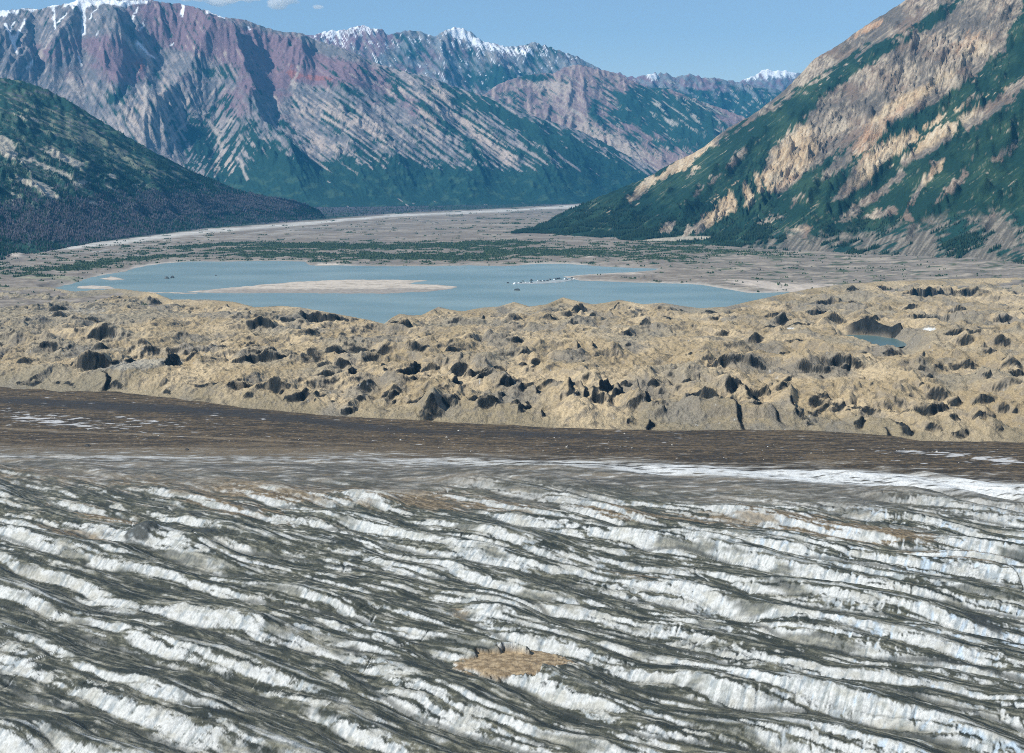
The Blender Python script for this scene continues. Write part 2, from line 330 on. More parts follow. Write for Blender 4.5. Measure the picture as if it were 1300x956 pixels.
# ---- big left massif
def col_massif(px, py, q):
    n = fbm(px / 46, py / 30, 4, 61); nf = fbm(px / 11, py / 8, 4, 62)
    ang = 38
    stR = streak(px, py, 36, 44, 3.6, 63, 4); stL = streak(px, py, 118, 30, 4.0, 64, 4); stV = streak(px, py, 60, 34, 4.0, 66, 4)
    wR = sst(300, 430, px); wL = 1 - sst(60, 170, px)
    stD = streak(px, py, 124, 34, 4.0, 67, 4); wD = sst(228, 250, px) * sst(318, 290, px) * sst(90, 120, py); stM = stV * (1 - wD) + stD * wD
    st = stR * wR + (1 - wR) * (stM * (1 - wL) + stL * wL); st = st + .35 * fbm(px / 8, py / 8, 3, 68)
    c = mix(flat(px.shape, (.135, .135, .15)), (.31, .27, .26), sst(-.2, .35, st * .9 + n * .3 + nf * .3))
    vi = blobs(px, py, [(215, 25, 50, 26, 10, .9), (265, 50, 60, 26, 25, .8), (330, 60, 60, 20, 20, .8), (400, 75, 60, 18, 25, .7), (400, 100, 40, 8, 5, .9), (340, 108, 40, 16, 15, .7), (160, 85, 30, 20, 20, .8), (470, 100, 50, 16, 20, .4), (130, 60, 40, 20, 0, .4), (60, 50, 80, 30, 0, .25), (300, 130, 60, 20, 20, .5), (520, 130, 60, 14, 28, .5), (90, 90, 60, 16, 10, .4)])
    c = mix(c, VIOLET, sst(.2, .6, vi + n * .4 + nf * .25) * .9); c = mix(c, RED, sst(.55, .8, blobs(px, py, [(400, 99, 34, 5, 8, .9), (178, 82, 16, 7, 30, .8), (350, 78, 20, 6, 30, .4), (372, 92, 8, 16, 10, .6), (310, 60, 30, 5, 30, .5), (222, 18, 20, 5, 10, .4)]) + nf * .5 + n * .3))
    pale = blobs(px, py, [(180, 160, 40, 30, 40, .5), (215, 130, 50, 30, 0, .45), (275, 75, 30, 14, 0, .5), (400, 140, 50, 18, 20, .5), (470, 165, 60, 20, 25, .6), (540, 160, 26, 14, 35, .7), (600, 165, 60, 10, 36, .9), (640, 195, 24, 10, 30, .8), (420, 190, 60, 18, 20, .5), (500, 115, 50, 12, 25, .5), (560, 120, 40, 10, 25, .5), (80, 95, 60, 12, 15, .35), (168, 60, 14, 22, -40, .5), (285, 205, 14, 14, 0, .7), (285, 215, 30, 8, 20, .5)])
    c = mix(c, (.42, .345, .30), sst(.34, .64, pale * .8 + st * .7 + nf * .25))
    veg = blobs(px, py, [(150, 124, 14, 9, 10, 1.0), (275, 93, 34, 9, 0, .8), (285, 125, 12, 18, -10, .9), (252, 180, 24, 30, -20, 1.1), (215, 155, 10, 12, 0, .6), (330, 185, 60, 22, 15, .9), (400, 222, 110, 18, 5, 1.2), (300, 235, 80, 14, 5, 1.2), (560, 228, 110, 16, 3, 1.3), (700, 232, 90, 16, 3, 1.4), (620, 235, 200, 14, 0, 1.0),
                         (440, 112, 26, 7, 25, .8), (500, 100, 40, 7, 30, .55), (500, 122, 18, 14, 0, .6), (585, 125, 50, 9, 25, .9), (640, 145, 60, 12, 30, 1.0), (720, 185, 70, 18, 28, 1.0), (770, 205, 60, 14, 25, 1.2), (560, 155, 60, 9, 35, .7), (540, 190, 50, 16, 35, .6), (480, 205, 60, 14, 20, .6), (600, 195, 50, 16, 35, .55), (700, 205, 60, 14, 30, .7), (375, 130, 14, 10, 0, .5), (415, 150, 10, 16, -30, .5), (445, 140, 8, 16, -30, .5), (340, 122, 20, 6, 20, .5), (150, 150, 12, 24, -30, .5), (240, 140, 12, 12, 0, .4), (395, 110, 20, 6, 10, .4), (460, 185, 40, 8, 36, .6), (520, 205, 60, 8, 36, .6), (360, 160, 30, 10, 40, .4), (430, 130, 14, 8, 0, .5), (620, 170, 80, 7, 34, .7), (680, 170, 60, 8, 30, .6), (205, 100, 16, 10, 0, .35), (320, 150, 12, 20, -20, .5)])
    veg = veg + .22 * sst(200, 235, py) + .9 * sst(234, 243, py) - .25 * sst(.0, .3, stR) * sst(380, 420, px) * sst(235, 215, py)
    vm = sst(.31, .43, veg * .70 - st * .85 + nf * .22 + n * .15 - q['flow'] * .05)
    g = mix(flat(px.shape, GREEN), GREEN2, sst(0, .5, fbm(px / 18, py / 9, 3, 77)) * sst(200, 235, py))
    c = c * (1 - vm[..., None]) + g * vm[..., None]
    sn = blobs(px, py, [(8, 15, 20, 7, 0, .9), (40, 12, 16, 5, 0, .7), (64, 7, 12, 4, 0, .7), (100, 4, 24, 6, 0, 1.1), (105, 24, 5, 22, 3, .75), (128, 3, 26, 4, 0, .8), (160, 3, 24, 4, 0, .7), (178, 2, 20, 3, 0, .7), (232, 12, 4, 8, 8, 1.1), (272, 18, 16, 3.5, 20, .9), (316, 36, 5, 2, 30, .7), (68, 24, 4, 18, 4, .6), (12, 42, 5, 16, -25, .7), (26, 38, 5, 16, 30, .7), (18, 58, 4, 10, -20, .6),
                        (172, 32, 4, 14, -25, .5), (176, 55, 4, 16, -35, .75), (188, 68, 4, 8, -40, .8), (112, 57, 6, 3, -30, .7), (122, 43, 6, 3, -30, .5), (80, 18, 4, 10, 20, .4), (218, 57, 3, 3, 0, .5), (45, 70, 4, 18, 30, .35), (118, 30, 3, 10, 30, .5)])
    c = mix(c, SNOW, sst(.42, .56, sn + st * .35 + nf * .55 + q['flow'] * .05 - .27))
    P = lambda l: [(.3557 * u, .3557 * v) for u, v in l]
    sn2 = np.zeros(px.shape, F32)
    for ln, w_ in (([(18, 85), (45, 150), (64, 192)], 2.0), ([(45, 150), (90, 70)], 2.0), ([(30, 120), (52, 80)], 1.6), ([(190, 30), (195, 100)], 2.0), ([(205, 85), (236, 48)], 1.2), ([(282, 0), (300, 60), (298, 120)], 3.0), ([(320, 70), (350, 15)], 1.3),
                   ([(470, 75), (492, 25)], 1.2), ([(500, 110), (520, 70)], 1.0), ([(655, 10), (648, 56)], 2.2), ([(240, 0), (262, 30)], 1.8), ([(380, 0), (440, 20), (470, 10)], 2.6), ([(495, 150), (520, 185), (558, 212)], 1.5), ([(280, 200), (292, 235)], 1.2), ([(120, 215), (95, 250)], 1.2), ([(345, 125), (352, 118)], 1.5), ([(735, 35), (800, 62)], 1.8), ([(885, 95), (892, 105)], 1.2), ([(610, 165), (620, 155)], 1.2), ([(60, 20), (110, 35), (125, 25)], 1.8), ([(140, 20), (200, 18)], 2.0), ([(0, 45), (50, 40)], 1.8), ([(5, 25), (60, 20)], 1.8), ([(270, 10), (330, 4), (400, 6)], 2.5), ([(420, 10), (520, 8)], 2.2)):
        sn2 = np.maximum(sn2, sst(1.25, .6, dist_line(px + nf * 3, py + nf * 3, P(ln)) / w_ + np.abs(nf) * 1.2))
    for ln, w_ in (([(430, 120), (490, 170), (545, 230), (520, 300), (515, 420)], 3.5), ([(100, 250), (150, 180), (185, 130)], 2.0), ([(250, 290), (290, 340)], 5), ([(1065, 240), (1045, 310)], 3), ([(430, 370), (480, 450), (540, 500)], 2.2), ([(600, 510), (680, 420), (740, 400)], 2.2), ([(740, 430), (780, 480), (790, 540)], 3), ([(560, 480), (640, 380), (700, 330)], 2.2), ([(830, 420), (790, 470)], 2), ([(855, 570), (880, 640)], 2.5), ([(390, 600), (440, 640)], 2)):
        c = mix(c, (.44, .38, .34), .8 * sst(1.3, .5, dist_line(px + nf * 5, py + nf * 5, P(ln)) / w_ + np.abs(st) * .8))
    c = mix(c, SNOW, sn2)
    return c
def orient_F(px, py):
    n = fbm(px / 60, py / 40, 2, 91) * 10
    def rib(deg, Lg, W, seed):
        a, b = rot(px + n, py + n, deg); return ridged(a / Lg, b / W, 4, seed, .55) - .5
    wR = sst(330, 440, px); wL = 1 - sst(60, 190, px)
    mid = np.where(True, rib(62, 110, 32, 92), 0) * (1 - sst(215, 260, px)) + rib(112, 110, 32, 95) * sst(215, 260, px) * (1 - sst(290, 340, px)) + rib(50, 110, 32, 96) * sst(290, 340, px)
    return 165 * (rib(38, 130, 24, 93) * wR + (1 - wR) * (mid * (1 - wL) + wL * rib(112, 110, 34, 94)))
sil_F = [(-260, 40), (-150, 15), (-60, 22), (0, 13), (18, 12), (36, 10), (50, 12), (64, 7), (80, 5), (96, 1), (110, -4), (130, -2), (150, -6), (170, -3), (192, 0), (210, 3), (228, 4), (245, 8), (263, 13), (275, 18), (285, 22), (297, 23), (309, 24), (325, 30), (341, 36), (360, 40), (384, 42), (400, 51), (418, 55), (436, 61), (450, 67), (464, 74), (478, 80), (493, 84), (508, 88), (524, 93), (542, 97), (560, 103), (572, 108), (585, 113), (600, 117), (613, 121), (635, 130), (649, 137), (670, 144), (702, 155), (734, 165), (763, 178), (791, 194), (820, 206), (845, 225), (870, 250), (900, 262)]
mass('left_massif', sil_F, [(-260, 262), (0, 262), (300, 262), (420, 264), (560, 262), (700, 260), (800, 258), (850, 256), (900, 256)], None,
     [(-260, 16800), (200, 16800), (400, 16800), (600, 16600), (760, 16200), (900, 16000)], -240, 890, 17, lambda t: 0.06 * t + 0.94 * t ** 1.4,
     [([(100, 0), (92, 40), (60, 90), (20, 110)], 26, 230), ([(192, 0), (200, 30), (150, 70), (130, 110), (170, 150), (190, 180)], 24, 210), ([(228, 4), (262, 45), (270, 75), (225, 120), (200, 165)], 28, 260),
      ([(262, 60), (300, 80), (320, 130), (330, 170), (370, 215)], 28, 190), ([(341, 36), (390, 90), (440, 140), (500, 200)], 30, 190), ([(400, 51), (470, 110), (540, 165), (600, 220)], 26, 170),
      ([(493, 84), (560, 135), (640, 190), (690, 225)], 26, 150), ([(585, 113), (660, 165), (740, 220)], 24, 110), ([(40, 10), (30, 60), (-40, 110)], 24, 190), ([(160, 0), (150, 40), (110, 80)], 20, 120)],
     (900, 130), col_massif, M_mtn, fine=(1.55, 1.45), ero=(9, 26000, 80), seed=21, nz=7, sk=2.3, grain=(50, 40, 6), orient=orient_F)

# ---- green hill in front of the massif, left
def col_hill(px, py, q):
    n = fbm(px / 34, py / 16, 4, 81); nf = fbm(px / 7, py / 4, 4, 82); st = streak(px, py, 27, 36, 3.4, 83, 4); s2 = streak(px, py, 15, 20, 3, 88, 3)
    c = mix(flat(px.shape, (.014, .054, .044)), (.046, .090, .060), sst(-.1, .4, n + nf * .3))
    c = mix(c, (.20, .21, .15), sst(.34, .62, st * .8 + nf * .3 + blobs(px, py, [(60, 150, 60, 12, 30, .3), (150, 195, 60, 12, 28, .35), (200, 215, 50, 8, 20, .2), (110, 165, 40, 10, 30, .3), (50, 190, 110, 50, 20, .32), (230, 235, 60, 14, 22, .2)])) * .9)
    c = mix(c, (.125, .11, .135), sst(.3, .6, blobs(px, py, [(60, 285, 120, 20, -3, .9), (200, 262, 90, 14, 3, .8), (300, 258, 80, 10, 3, .9), (350, 256, 60, 8, 3, .8), (120, 300, 80, 10, -5, .5), (40, 262, 60, 8, 0, .4)]) + s2 * .9 + nf * .5 + n * .4) * .75)
    r = blobs(px, py, [(5, 180, 12, 8, 30, 1.0), (10, 192, 16, 10, 40, 1.0), (75, 198, 30, 5, 25, .9), (92, 204, 16, 5, 25, .6), (60, 212, 24, 4, 22, .9), (82, 222, 10, 4, 30, .9), (30, 205, 5, 4, 0, .8), (35, 150, 20, 6, 10, .5), (40, 232, 26, 6, 20, .75), (65, 247, 18, 6, 30, .8), (15, 256, 14, 5, 10, .6), (105, 232, 12, 4, 0, .7), (142, 224, 7, 4, 20, .9), (117, 256, 10, 4, 0, .6), (176, 235, 10, 3, 10, .5), (20, 245, 20, 6, 10, .4), (140, 238, 16, 4, 5, .5), (165, 263, 12, 3, 0, .4), (325, 268, 14, 3, -10, .4)])
    c = mix(c, (.42, .38, .31), sst(.36, .5, r * .85 + st * .4 + nf * .3))
    c = mix(c, (.025, .075, .05), sst(.4, .6, blobs(px, py, [(30, 318, 60, 10, -5, 1.0)]) + nf * .3))
    return c
mass('green_hill', [(-260, 60), (-100, 80), (0, 98), (30, 103), (60, 113), (90, 129), (120, 148), (160, 172), (200, 195), (250, 220), (300, 240), (345, 250), (380, 256), (400, 264), (415, 275), (440, 290)],
     [(-260, 352), (-80, 340), (0, 333), (60, 322), (110, 312), (150, 305), (200, 298), (290, 287), (350, 282), (400, 279), (425, 277), (440, 276)], None,
     [(-260, 8800), (0, 8800), (200, 9000), (330, 9600), (400, 9900), (440, 10200)], -240, 434, 12, lambda t: .25 * t + .75 * t ** 1.5,
     [([(60, 113), (20, 160), (-20, 200)], 30, 14), ([(160, 172), (110, 215), (60, 245)], 26, 12)],
     (420, 120), col_hill, M_hill, fine=(1.5, 1.3), ero=(8, 16000, 50), seed=31, nz=3, grain=(27, 60, 7))

# ---- steep mountain on the right
def col_right(px, py, q):
    n = fbm(px / 46, py / 34, 4, 101); nf = fbm(px / 10, py / 8, 4, 102); A = -35
    st = streak(px, py, A, 60, 5.0, 103, 4); sc = streak(px, py, -62, 26, 3.2, 104, 4); sh = streak(px, py, A, 22, 2.4, 107, 3)
    g = mix(flat(px.shape, (.008, .034, .024)), (.026, .060, .034), sst(-.2, .5, n + sh * .5))
    grey = mix(flat(px.shape, (.12, .105, .092)), (.32, .26, .20), sst(-.25, .4, sc * .35 + streak(px, py, A, 40, 2.2, 175, 4) * .6 + n * .5)); grey = mix(grey, (.20, .135, .10), sst(.05, .4, fbm(px / 60, py / 40, 3, 178) + streak(px, py, A, 50, 6, 179) * .5) * .6); grey = mix(grey, (.42, .35, .26), sst(.2, .6, q['flow'] * .12 + st * .5))
    tan = mix(flat(px.shape, (.40, .29, .18)), (.54, .43, .29), sst(-.2, .4, streak(px, py, -64, 22, 2.2, 176, 4) * .9 + n * .4))
    orange = mix(flat(px.shape, (.38, .23, .14)), (.42, .30, .20), sst(-.2, .35, streak(px, py, -60, 22, 2.2, 177, 4) + n * .3))
    cw = lambda l: l
    # crop coordinates of the survey: x = 840 + .3558 u, y = .3558 v
    P = lambda l: [(840 + .3558 * u, .3558 * v) for u, v in l]
    wx = px + sc * 3.5 + nf * 4; wy = py + sc * 3 + nf * 4 + n * 5
    R = np.full(px.shape, -99.0, F32)
    polys = [
        P([(355, 620), (400, 520), (500, 440), (560, 360), (650, 290), (760, 220), (830, 165), (960, 100), (1050, 20), (1290, -150), (1290, 20), (1240, 110), (1220, 180), (1120, 260), (1050, 320), (960, 370), (850, 425), (790, 440), (700, 490), (620, 545), (520, 610), (440, 680), (380, 690)]),
        P([(1060, 425), (1180, 350), (1290, 275), (1400, 220), (1400, 260), (1290, 310), (1200, 395), (1090, 470)]),
        P([(930, 490), (1000, 450), (1060, 430), (1055, 480), (960, 540), (860, 600), (850, 580), (900, 530)]),
        P([(700, 570), (760, 530), (900, 450), (920, 480), (860, 550), (780, 590), (740, 640), (660, 700), (600, 720), (650, 640)]),
        P([(690, 500), (740, 450), (810, 420), (800, 470), (740, 540), (690, 560), (640, 610), (560, 650), (600, 580)]),
        P([(960, 570), (1015, 555), (1000, 600), (930, 680), (870, 750), (900, 690), (950, 620)]),
        P([(1090, 605), (1100, 620), (1040, 680), (960, 735), (1010, 680)]),
        P([(190, 745), (215, 700), (250, 682), (275, 740), (200, 790), (150, 825), (60, 870), (90, 810)]),
        P([(280, 665), (300, 645), (330, 700), (330, 730), (290, 742), (300, 700)]), P([(330, 620), (345, 605), (370, 690), (340, 690)]),
        P([(620, 790), (700, 720), (780, 670), (860, 600), (870, 620), (800, 690), (740, 730), (660, 790)]),
        P([(-130, 700), (0, 610), (60, 565), (130, 520), (230, 470), (200, 510), (90, 600), (0, 640), (-110, 730)]),
        P([(230, 600), (270, 540), (310, 520), (300, 560), (260, 590)]), P([(90, 640), (110, 600), (140, 600), (110, 635)]), P([(160, 650), (210, 605), (215, 620), (170, 665)]), P([(110, 695), (145, 655), (155, 665), (120, 700)]),
        P([(-10, 820), (0, 795), (50, 785), (50, 820), (0, 850)]), P([(420, 850), (480, 800), (540, 800), (520, 840), (440, 860)]),
        P([(1110, 810), (1150, 770), (1190, 740), (1190, 780), (1130, 840)]), P([(1190, 810), (1290, 765), (1400, 700), (1400, 800), (1290, 820), (1220, 840)]),
        P([(1170, 580), (1240, 510), (1290, 495), (1240, 540), (1190, 580)]), P([(1040, 395), (1110, 340), (1150, 325), (1100, 365), (1050, 410)]),
        P([(450, 730), (500, 690), (510, 700), (460, 740)]), P([(700, 780), (830, 730), (850, 750), (760, 790)]), P([(340, 800), (420, 760), (440, 770), (360, 810)]),
        P([(880, 740), (900, 780), (850, 790)]), P([(930, 450), (1020, 400), (1020, 420), (940, 470)]), P([(1280, 370), (1210, 405), (1230, 390)])]
    for pl in polys:
        pl = [(a, b) for a, b in pl]
        x0 = min(a for a, b in pl) - 25; x1 = max(a for a, b in pl) + 25; y0 = min(b for a, b in pl) - 25; y1 = max(b for a, b in pl) + 25
        m = (wx > x0) & (wx < x1) & (wy > y0) & (wy < y1)
        if m.any(): R[m] = np.maximum(R[m], sdist(wx[m], wy[m], pl))
    ridge = sst(2, -2, 0 * px)  # rock strip along the skyline
    skx = np.array([652, 695, 756, 827, 893, 957, 1018, 1061, 1121, 1150, 1300, 1500.]); sky = np.array([290, 281, 251, 222, 187, 144, 92, 59, 18, 0, -98, -230.])
    d = (py - np.interp(px, skx, sky))
    strip = 12 + 16 * sst(930, 1080, px) + 14 * sst(1080, 1150, px)
    R = np.maximum(R, np.where(px > 900, (strip - d - 0) * .5 + st * 9 + nf * 6 - 4 * (1 - sst(930, 1000, px)) , -99))
    R = np.maximum(R, (-28 + (st * .6 + sh * .5 + nf * .2) * 52 + 8 * sst(1150, 1300, px) * sst(60, 0, py)))
    c = g
    rock = grey.copy()
    tn = blobs(px, py, [(1010, 195, 45, 26, -40, 1.0), (985, 225, 26, 12, -35, .8), (1055, 125, 50, 12, -40, .3), (1150, 128, 60, 10, -30, 1.0), (1190, 165, 50, 16, -30, 1.2), (1120, 190, 50, 20, -40, .9), (920, 262, 40, 18, -40, 1.3), (955, 245, 20, 16, 60, 1.3), (860, 200, 60, 12, -35, 1.1), (880, 205, 40, 12, -30, 1.0), (1260, 115, 50, 12, -30, .5), (1190, 215, 30, 14, -45, .8), (1250, 282, 60, 12, -10, .6), (1020, 290, 20, 6, 0, .6), (1240, 60, 40, 18, -40, .5), (1100, 225, 50, 10, -35, .5), (830, 290, 30, 6, 0, .8), (770, 265, 50, 12, -30, .9)])
    rock = rock * (1 - sst(.35, .75, tn + n * .3 + nf * .3)[..., None]) + tan * sst(.35, .75, tn + n * .3 + nf * .3)[..., None]
    orr = blobs(px, py, [(1095, 40, 30, 6, -30, .8), (1115, 30, 14, 4, -30, .6), (1105, 185, 40, 16, -45, .7), (1000, 230, 30, 6, -30, .8), (1180, 45, 14, 12, 0, .5), (1230, 50, 40, 20, -40, .6), (1140, 140, 20, 8, -40, .6), (1185, 215, 12, 20, 40, .6), (930, 275, 14, 8, 0, .3), (1100, 170, 30, 14, -45, .5)])
    om = sst(.4, .8, orr + sc * .35 + n * .2)[..., None]; rock = rock * (1 - om) + orange * om
    rock = mix(rock, (.10, .095, .09), sst(.3, .6, streak(px, py, A, 40, 3.0, 109, 4) + blobs(px, py, [(1240, 30, 60, 12, -40, .35), (1215, 20, 50, 14, -35, .3)])) * .7)
    gl = ridged(*[q_ / w_ for q_, w_ in zip(rot(px + nf * 3, py + nf * 2, -64), (24, 4.2))], 4, 171, .6)
    rock = mix(rock, (.085, .070, .058), sst(.58, .80, gl + n * .15) * .65)  # shadows of the cliff flutes painted into the rock colour as dark lines
    rock = mix(rock, (.56, .48, .37), sst(.30, .14, gl) * sst(-.2, .3, n + nf * .5) * .45)  # sunlit ribs between the flutes painted paler
    rock = mix(rock, (.07, .065, .055), sst(.30, .55, streak(px, py, A, 30, 1.6, 173, 4)) * .6)
    thin = sst(.40, .52, streak(px, py, -36, 44, 1.7, 172, 4) + n * .25 - .04)
    c = mix(c, (.26, .24, .17), thin * .45)
    rm = sst(-.6, 1.2, R)[..., None]
    c = c * (1 - rm) + rock * rm
    # grey debris foot at the right, with streaks
    fm = sst(0, 14, py - np.interp(px, [700, 900, 985, 1060, 1130, 1200, 1300, 1500], [400, 330, 292, 292, 282, 268, 262, 240]) + nf * 14 + n * 8)
    foot = mix(flat(px.shape, (.11, .10, .085)), (.24, .21, .17), sst(-.2, .4, streak(px, py, -55, 30, 3, 113, 4)))
    foot = mix(foot, GREEN, sst(.1, .45, n + streak(px, py, -25, 30, 4, 114) * .7 + .12))
    c = c * (1 - fm[..., None]) + foot * fm[..., None]
    c = mix(c, (.40, .36, .29), sst(.4, .6, blobs(px, py, [(870, 303, 40, 3, -3, 1.0), (830, 306, 40, 3, -3, .7)]) + nf * .2))
    return c
sil_J = [(600, 303), (652, 296), (672, 291), (695, 283), (720, 267), (738, 260), (756, 251), (774, 244), (791, 237), (810, 230), (827, 222), (845, 211), (861, 203), (877, 196), (893, 187), (910, 173), (925, 162), (942, 153), (957, 144), (975, 131), (993, 117), (1006, 104), (1018, 92), (1028, 80), (1039, 71), (1050, 65), (1061, 59), (1075, 50), (1089, 39), (1105, 28), (1121, 18), (1136, 9), (1150, 0), (1200, -35), (1300, -98), (1500, -230)]
mass('right_mountain', sil_J, [(600, 300), (652, 299), (700, 301), (760, 305), (820, 309), (900, 314), (960, 318), (1040, 324), (1120, 330), (1200, 338), (1300, 348), (1500, 365)], None,
     [(600, 7500), (652, 7500), (700, 8200), (860, 9300), (1000, 9300), (1150, 9000), (1300, 8600), (1500, 8200)], 640, 1470, 11, lambda t: .25 * t + .75 * t ** 1.3,
     [([(1150, 60), (1050, 125), (990, 190), (950, 250)], 22, 70), ([(1220, 110), (1150, 160), (1090, 220), (1020, 270)], 22, 80), ([(1300, 140), (1220, 200), (1150, 260)], 26, 80), ([(1400, 160), (1300, 230), (1220, 280)], 24, 60), ([(1000, 150), (930, 200), (870, 250)], 20, 50), ([(1089, 39), (1010, 110), (950, 165)], 14, 40),
      ([(1090, 130), (1030, 185), (985, 245)], 10, -55), ([(1180, 130), (1110, 180), (1060, 230)], 10, -45)],
     (300, 95), col_right, M_right, fine=(1.6, 1.35), ero=(8, 26000, 80), seed=41, nz=3.2, nblur=4, grain=(-40, 60, 6), extra=lambda px, py: 55 * (ridged(*[q / w_ for q, w_ in zip(rot(px + fbm(px / 12, py / 12, 2, 121) * 3, py, -66), (30, 5.5))], 4, 120, .6) - .5) * np.clip(blobs(px, py, [(1060, 150, 150, 34, -38, 1.1), (970, 235, 60, 20, -40, 1.2), (1130, 180, 80, 16, -40, .9), (925, 262, 30, 14, -40, .8), (1220, 60, 90, 50, -40, .9)]), 0, 1), orient=lambda px, py: 200 * (ridged(*[q / w_ for q, w_ in zip(rot(px + fbm(px / 60, py / 60, 2, 117) * 14, py, -37), (170, 26))], 4, 118, .55) - .5) + 70 * (ridged(*[q / w_ for q, w_ in zip(rot(px, py, -62), (50, 13))], 3, 119) - .5))
print('mountains', round(time.time() - T0, 1))

# ================================================================== VALLEY FLOOR AND LAKE
LAKE = [(62, 368), (80, 362), (100, 358), (118, 352), (134, 348), (160, 345), (172, 340), (190, 337), (214, 334), (240, 332), (288, 332), (340, 331), (386, 332), (395, 337), (430, 337), (480, 338), (531, 338), (560, 337.5), (599, 337), (640, 338), (687, 335), (718, 335), (768, 338.5), (800, 340), (836, 341), (833, 343), (800, 345.5), (768, 347), (714, 351), (735, 356), (785, 358), (830, 359.5), (870, 360), (887, 361), (905, 364), (928, 368), (945, 371), (958, 372.5), (980, 371.5), (1000, 370), (1010, 372), (1000, 385), (960, 400), (900, 410), (800, 415), (600, 425), (480, 425), (400, 412), (300, 398), (200, 388), (190, 376), (150, 371), (120, 369.5), (90, 371)]
BAR = [(236, 370.5), (270, 367.5), (305, 364), (340, 360.5), (372, 358), (400, 356.5), (440, 355), (500, 355), (545, 356.3), (530, 358.5), (520, 360.5), (556, 361.5), (582, 364), (575, 367), (545, 370), (500, 372.5), (440, 372.5), (370, 372), (305, 372.3), (270, 372)]
BAR2 = [(405, 334.5), (430, 334.6), (436, 337), (400, 337.5)]
RIB = [(186, 370.2), (215, 371.2), (250, 371.5), (250, 372.8), (215, 372.6), (188, 371.6)]
SPIT = [(97, 363), (118, 362.5), (140, 363.5), (146, 366.5), (120, 367), (98, 366)]
SAND = [(142, 351), (152, 353), (158, 355), (140, 356), (128, 354)]
KY = 3.2

colsP = np.concatenate([np.linspace(-1500, -235, 60), np.linspace(-230, 1530, 1500), np.linspace(1535, 2800, 60)])
rowsP = np.concatenate([np.linspace(418, 330, 300), np.linspace(329.8, 252, 300), np.linspace(251, 238, 12)])
S, E = se(colsP[None, :] + 0 * rowsP[:, None], rowsP[:, None] + 0 * colsP[None, :])
Sx = S * 0 + s_of(colsP)[None, :]; Y = -CAMZ / E; X = Sx * Y
px, py = survey(X, Y, 0 * X); px = px.astype(F32); py = py.astype(F32)
nA = fbm(X / 90, Y / 220, 4, 120); nB = fbm(X / 30, Y / 70, 3, 121)
wpx = px + nA * 3 + nB * 1.5; wpy = py + (nA * .9 + nB * .6) * np.clip((py - 300) / 90, .15, 1.2)
dl = sdist(wpx, wpy, LAKE, KY)
db = np.maximum.reduce([sdist(wpx, wpy, p, KY) for p in (BAR, BAR2, RIB, SPIT, SAND)])
hum = ridged(X / 130, Y / 200, 4, 123)
rise = 34 * sst(980, 1400, px) * sst(372, 335, py) * sst(290, 315, py) + 10 * sst(300, 0, px) * sst(340, 368, py)
land = np.clip(-dl * .22, -3, 2.2) + sst(0, 18, -dl) * (hum * 7 * sst(300, 335, py) + nA * 2.0 + rise + 9 * blobs(px, py, [(750, 330, 22, 3.0, 0, 1.2), (700, 336, 12, 2, 0, .3), (20, 326, 14, 2, 0, 1.3), (860, 325, 30, 5, 0, .5), (1000, 335, 60, 10, 0, .6)]))
bar = np.clip(db * .35, -3, 1.0 + .8 * np.clip(db / 12, 0, 1))
Z = np.maximum(land, bar)
Z = np.where((dl > 0) & (db < 0), np.maximum(Z, -3), Z)
Z = Z + fbm(X / 12, Y / 25, 3, 125) * .5 * (Z > 0.6) * sst(300, 340, py)
# colours of the floor
st = fbm(px / 70, py / 2.6, 4, 131); st2 = fbm(px / 26, py / 1.5, 4, 132); big = fbm(px / 120, py / 8, 3, 133)
c = mix(flat(px.shape, (.20, .17, .14)), (.31, .27, .225), sst(-.2, .4, st * .6 + st2 * .5))
c = mix(c, (.17, .155, .14), sst(.05, .4, big) * .5)
riv = [(-100, 322), (0, 319), (61, 317), (110, 312.5), (153, 308), (210, 300.5), (267, 293.5), (340, 288), (400, 283), (450, 278.5), (507, 274), (560, 271.5), (613, 269), (670, 266), (720, 263), (800, 259)]
ry = np.interp(px, [a for a, b in riv], [b for a, b in riv]); dr = py - ry
wr = 1.7 + 1.5 * sst(500, 150, px)
c = mix(c, (.58, .56, .52), sst(1.5, .3, np.abs(dr + st * 1.4) / wr) * (.75 + st2 * .5))
for off, a in ((6.5, .55), (11, .3), (16, .3)):
    c = mix(c, (.42, .41, .38), sst(.9, .1, np.abs(dr - off * (1 + .3 * sst(300, 100, px)) + st * 5) / 1.0) * a * sst(700, 300, px))
# forest floor beyond the river
fo = sst(-2.4, -4.2, dr + st2 * .8)
fc = mix(flat(px.shape, (.026, .055, .04)), (.085, .08, .095), sst(-.2, .3, st * .8 + blobs(px, py, [(460, 262, 90, 8, 0, .5), (560, 256, 60, 4, 0, .2)]) - .05))
c = c * (1 - fo[..., None]) + fc * fo[..., None]
c = mix(c, (.36, .33, .28), sst(.45, .6, blobs(px, py, [(402, 255, 24, 6, 5, .9), (425, 246, 30, 2, 3, .8), (500, 250, 50, 1.2, 2, .6), (380, 243, 16, 1.5, 0, .6)]) + st2 * .35) * fo)
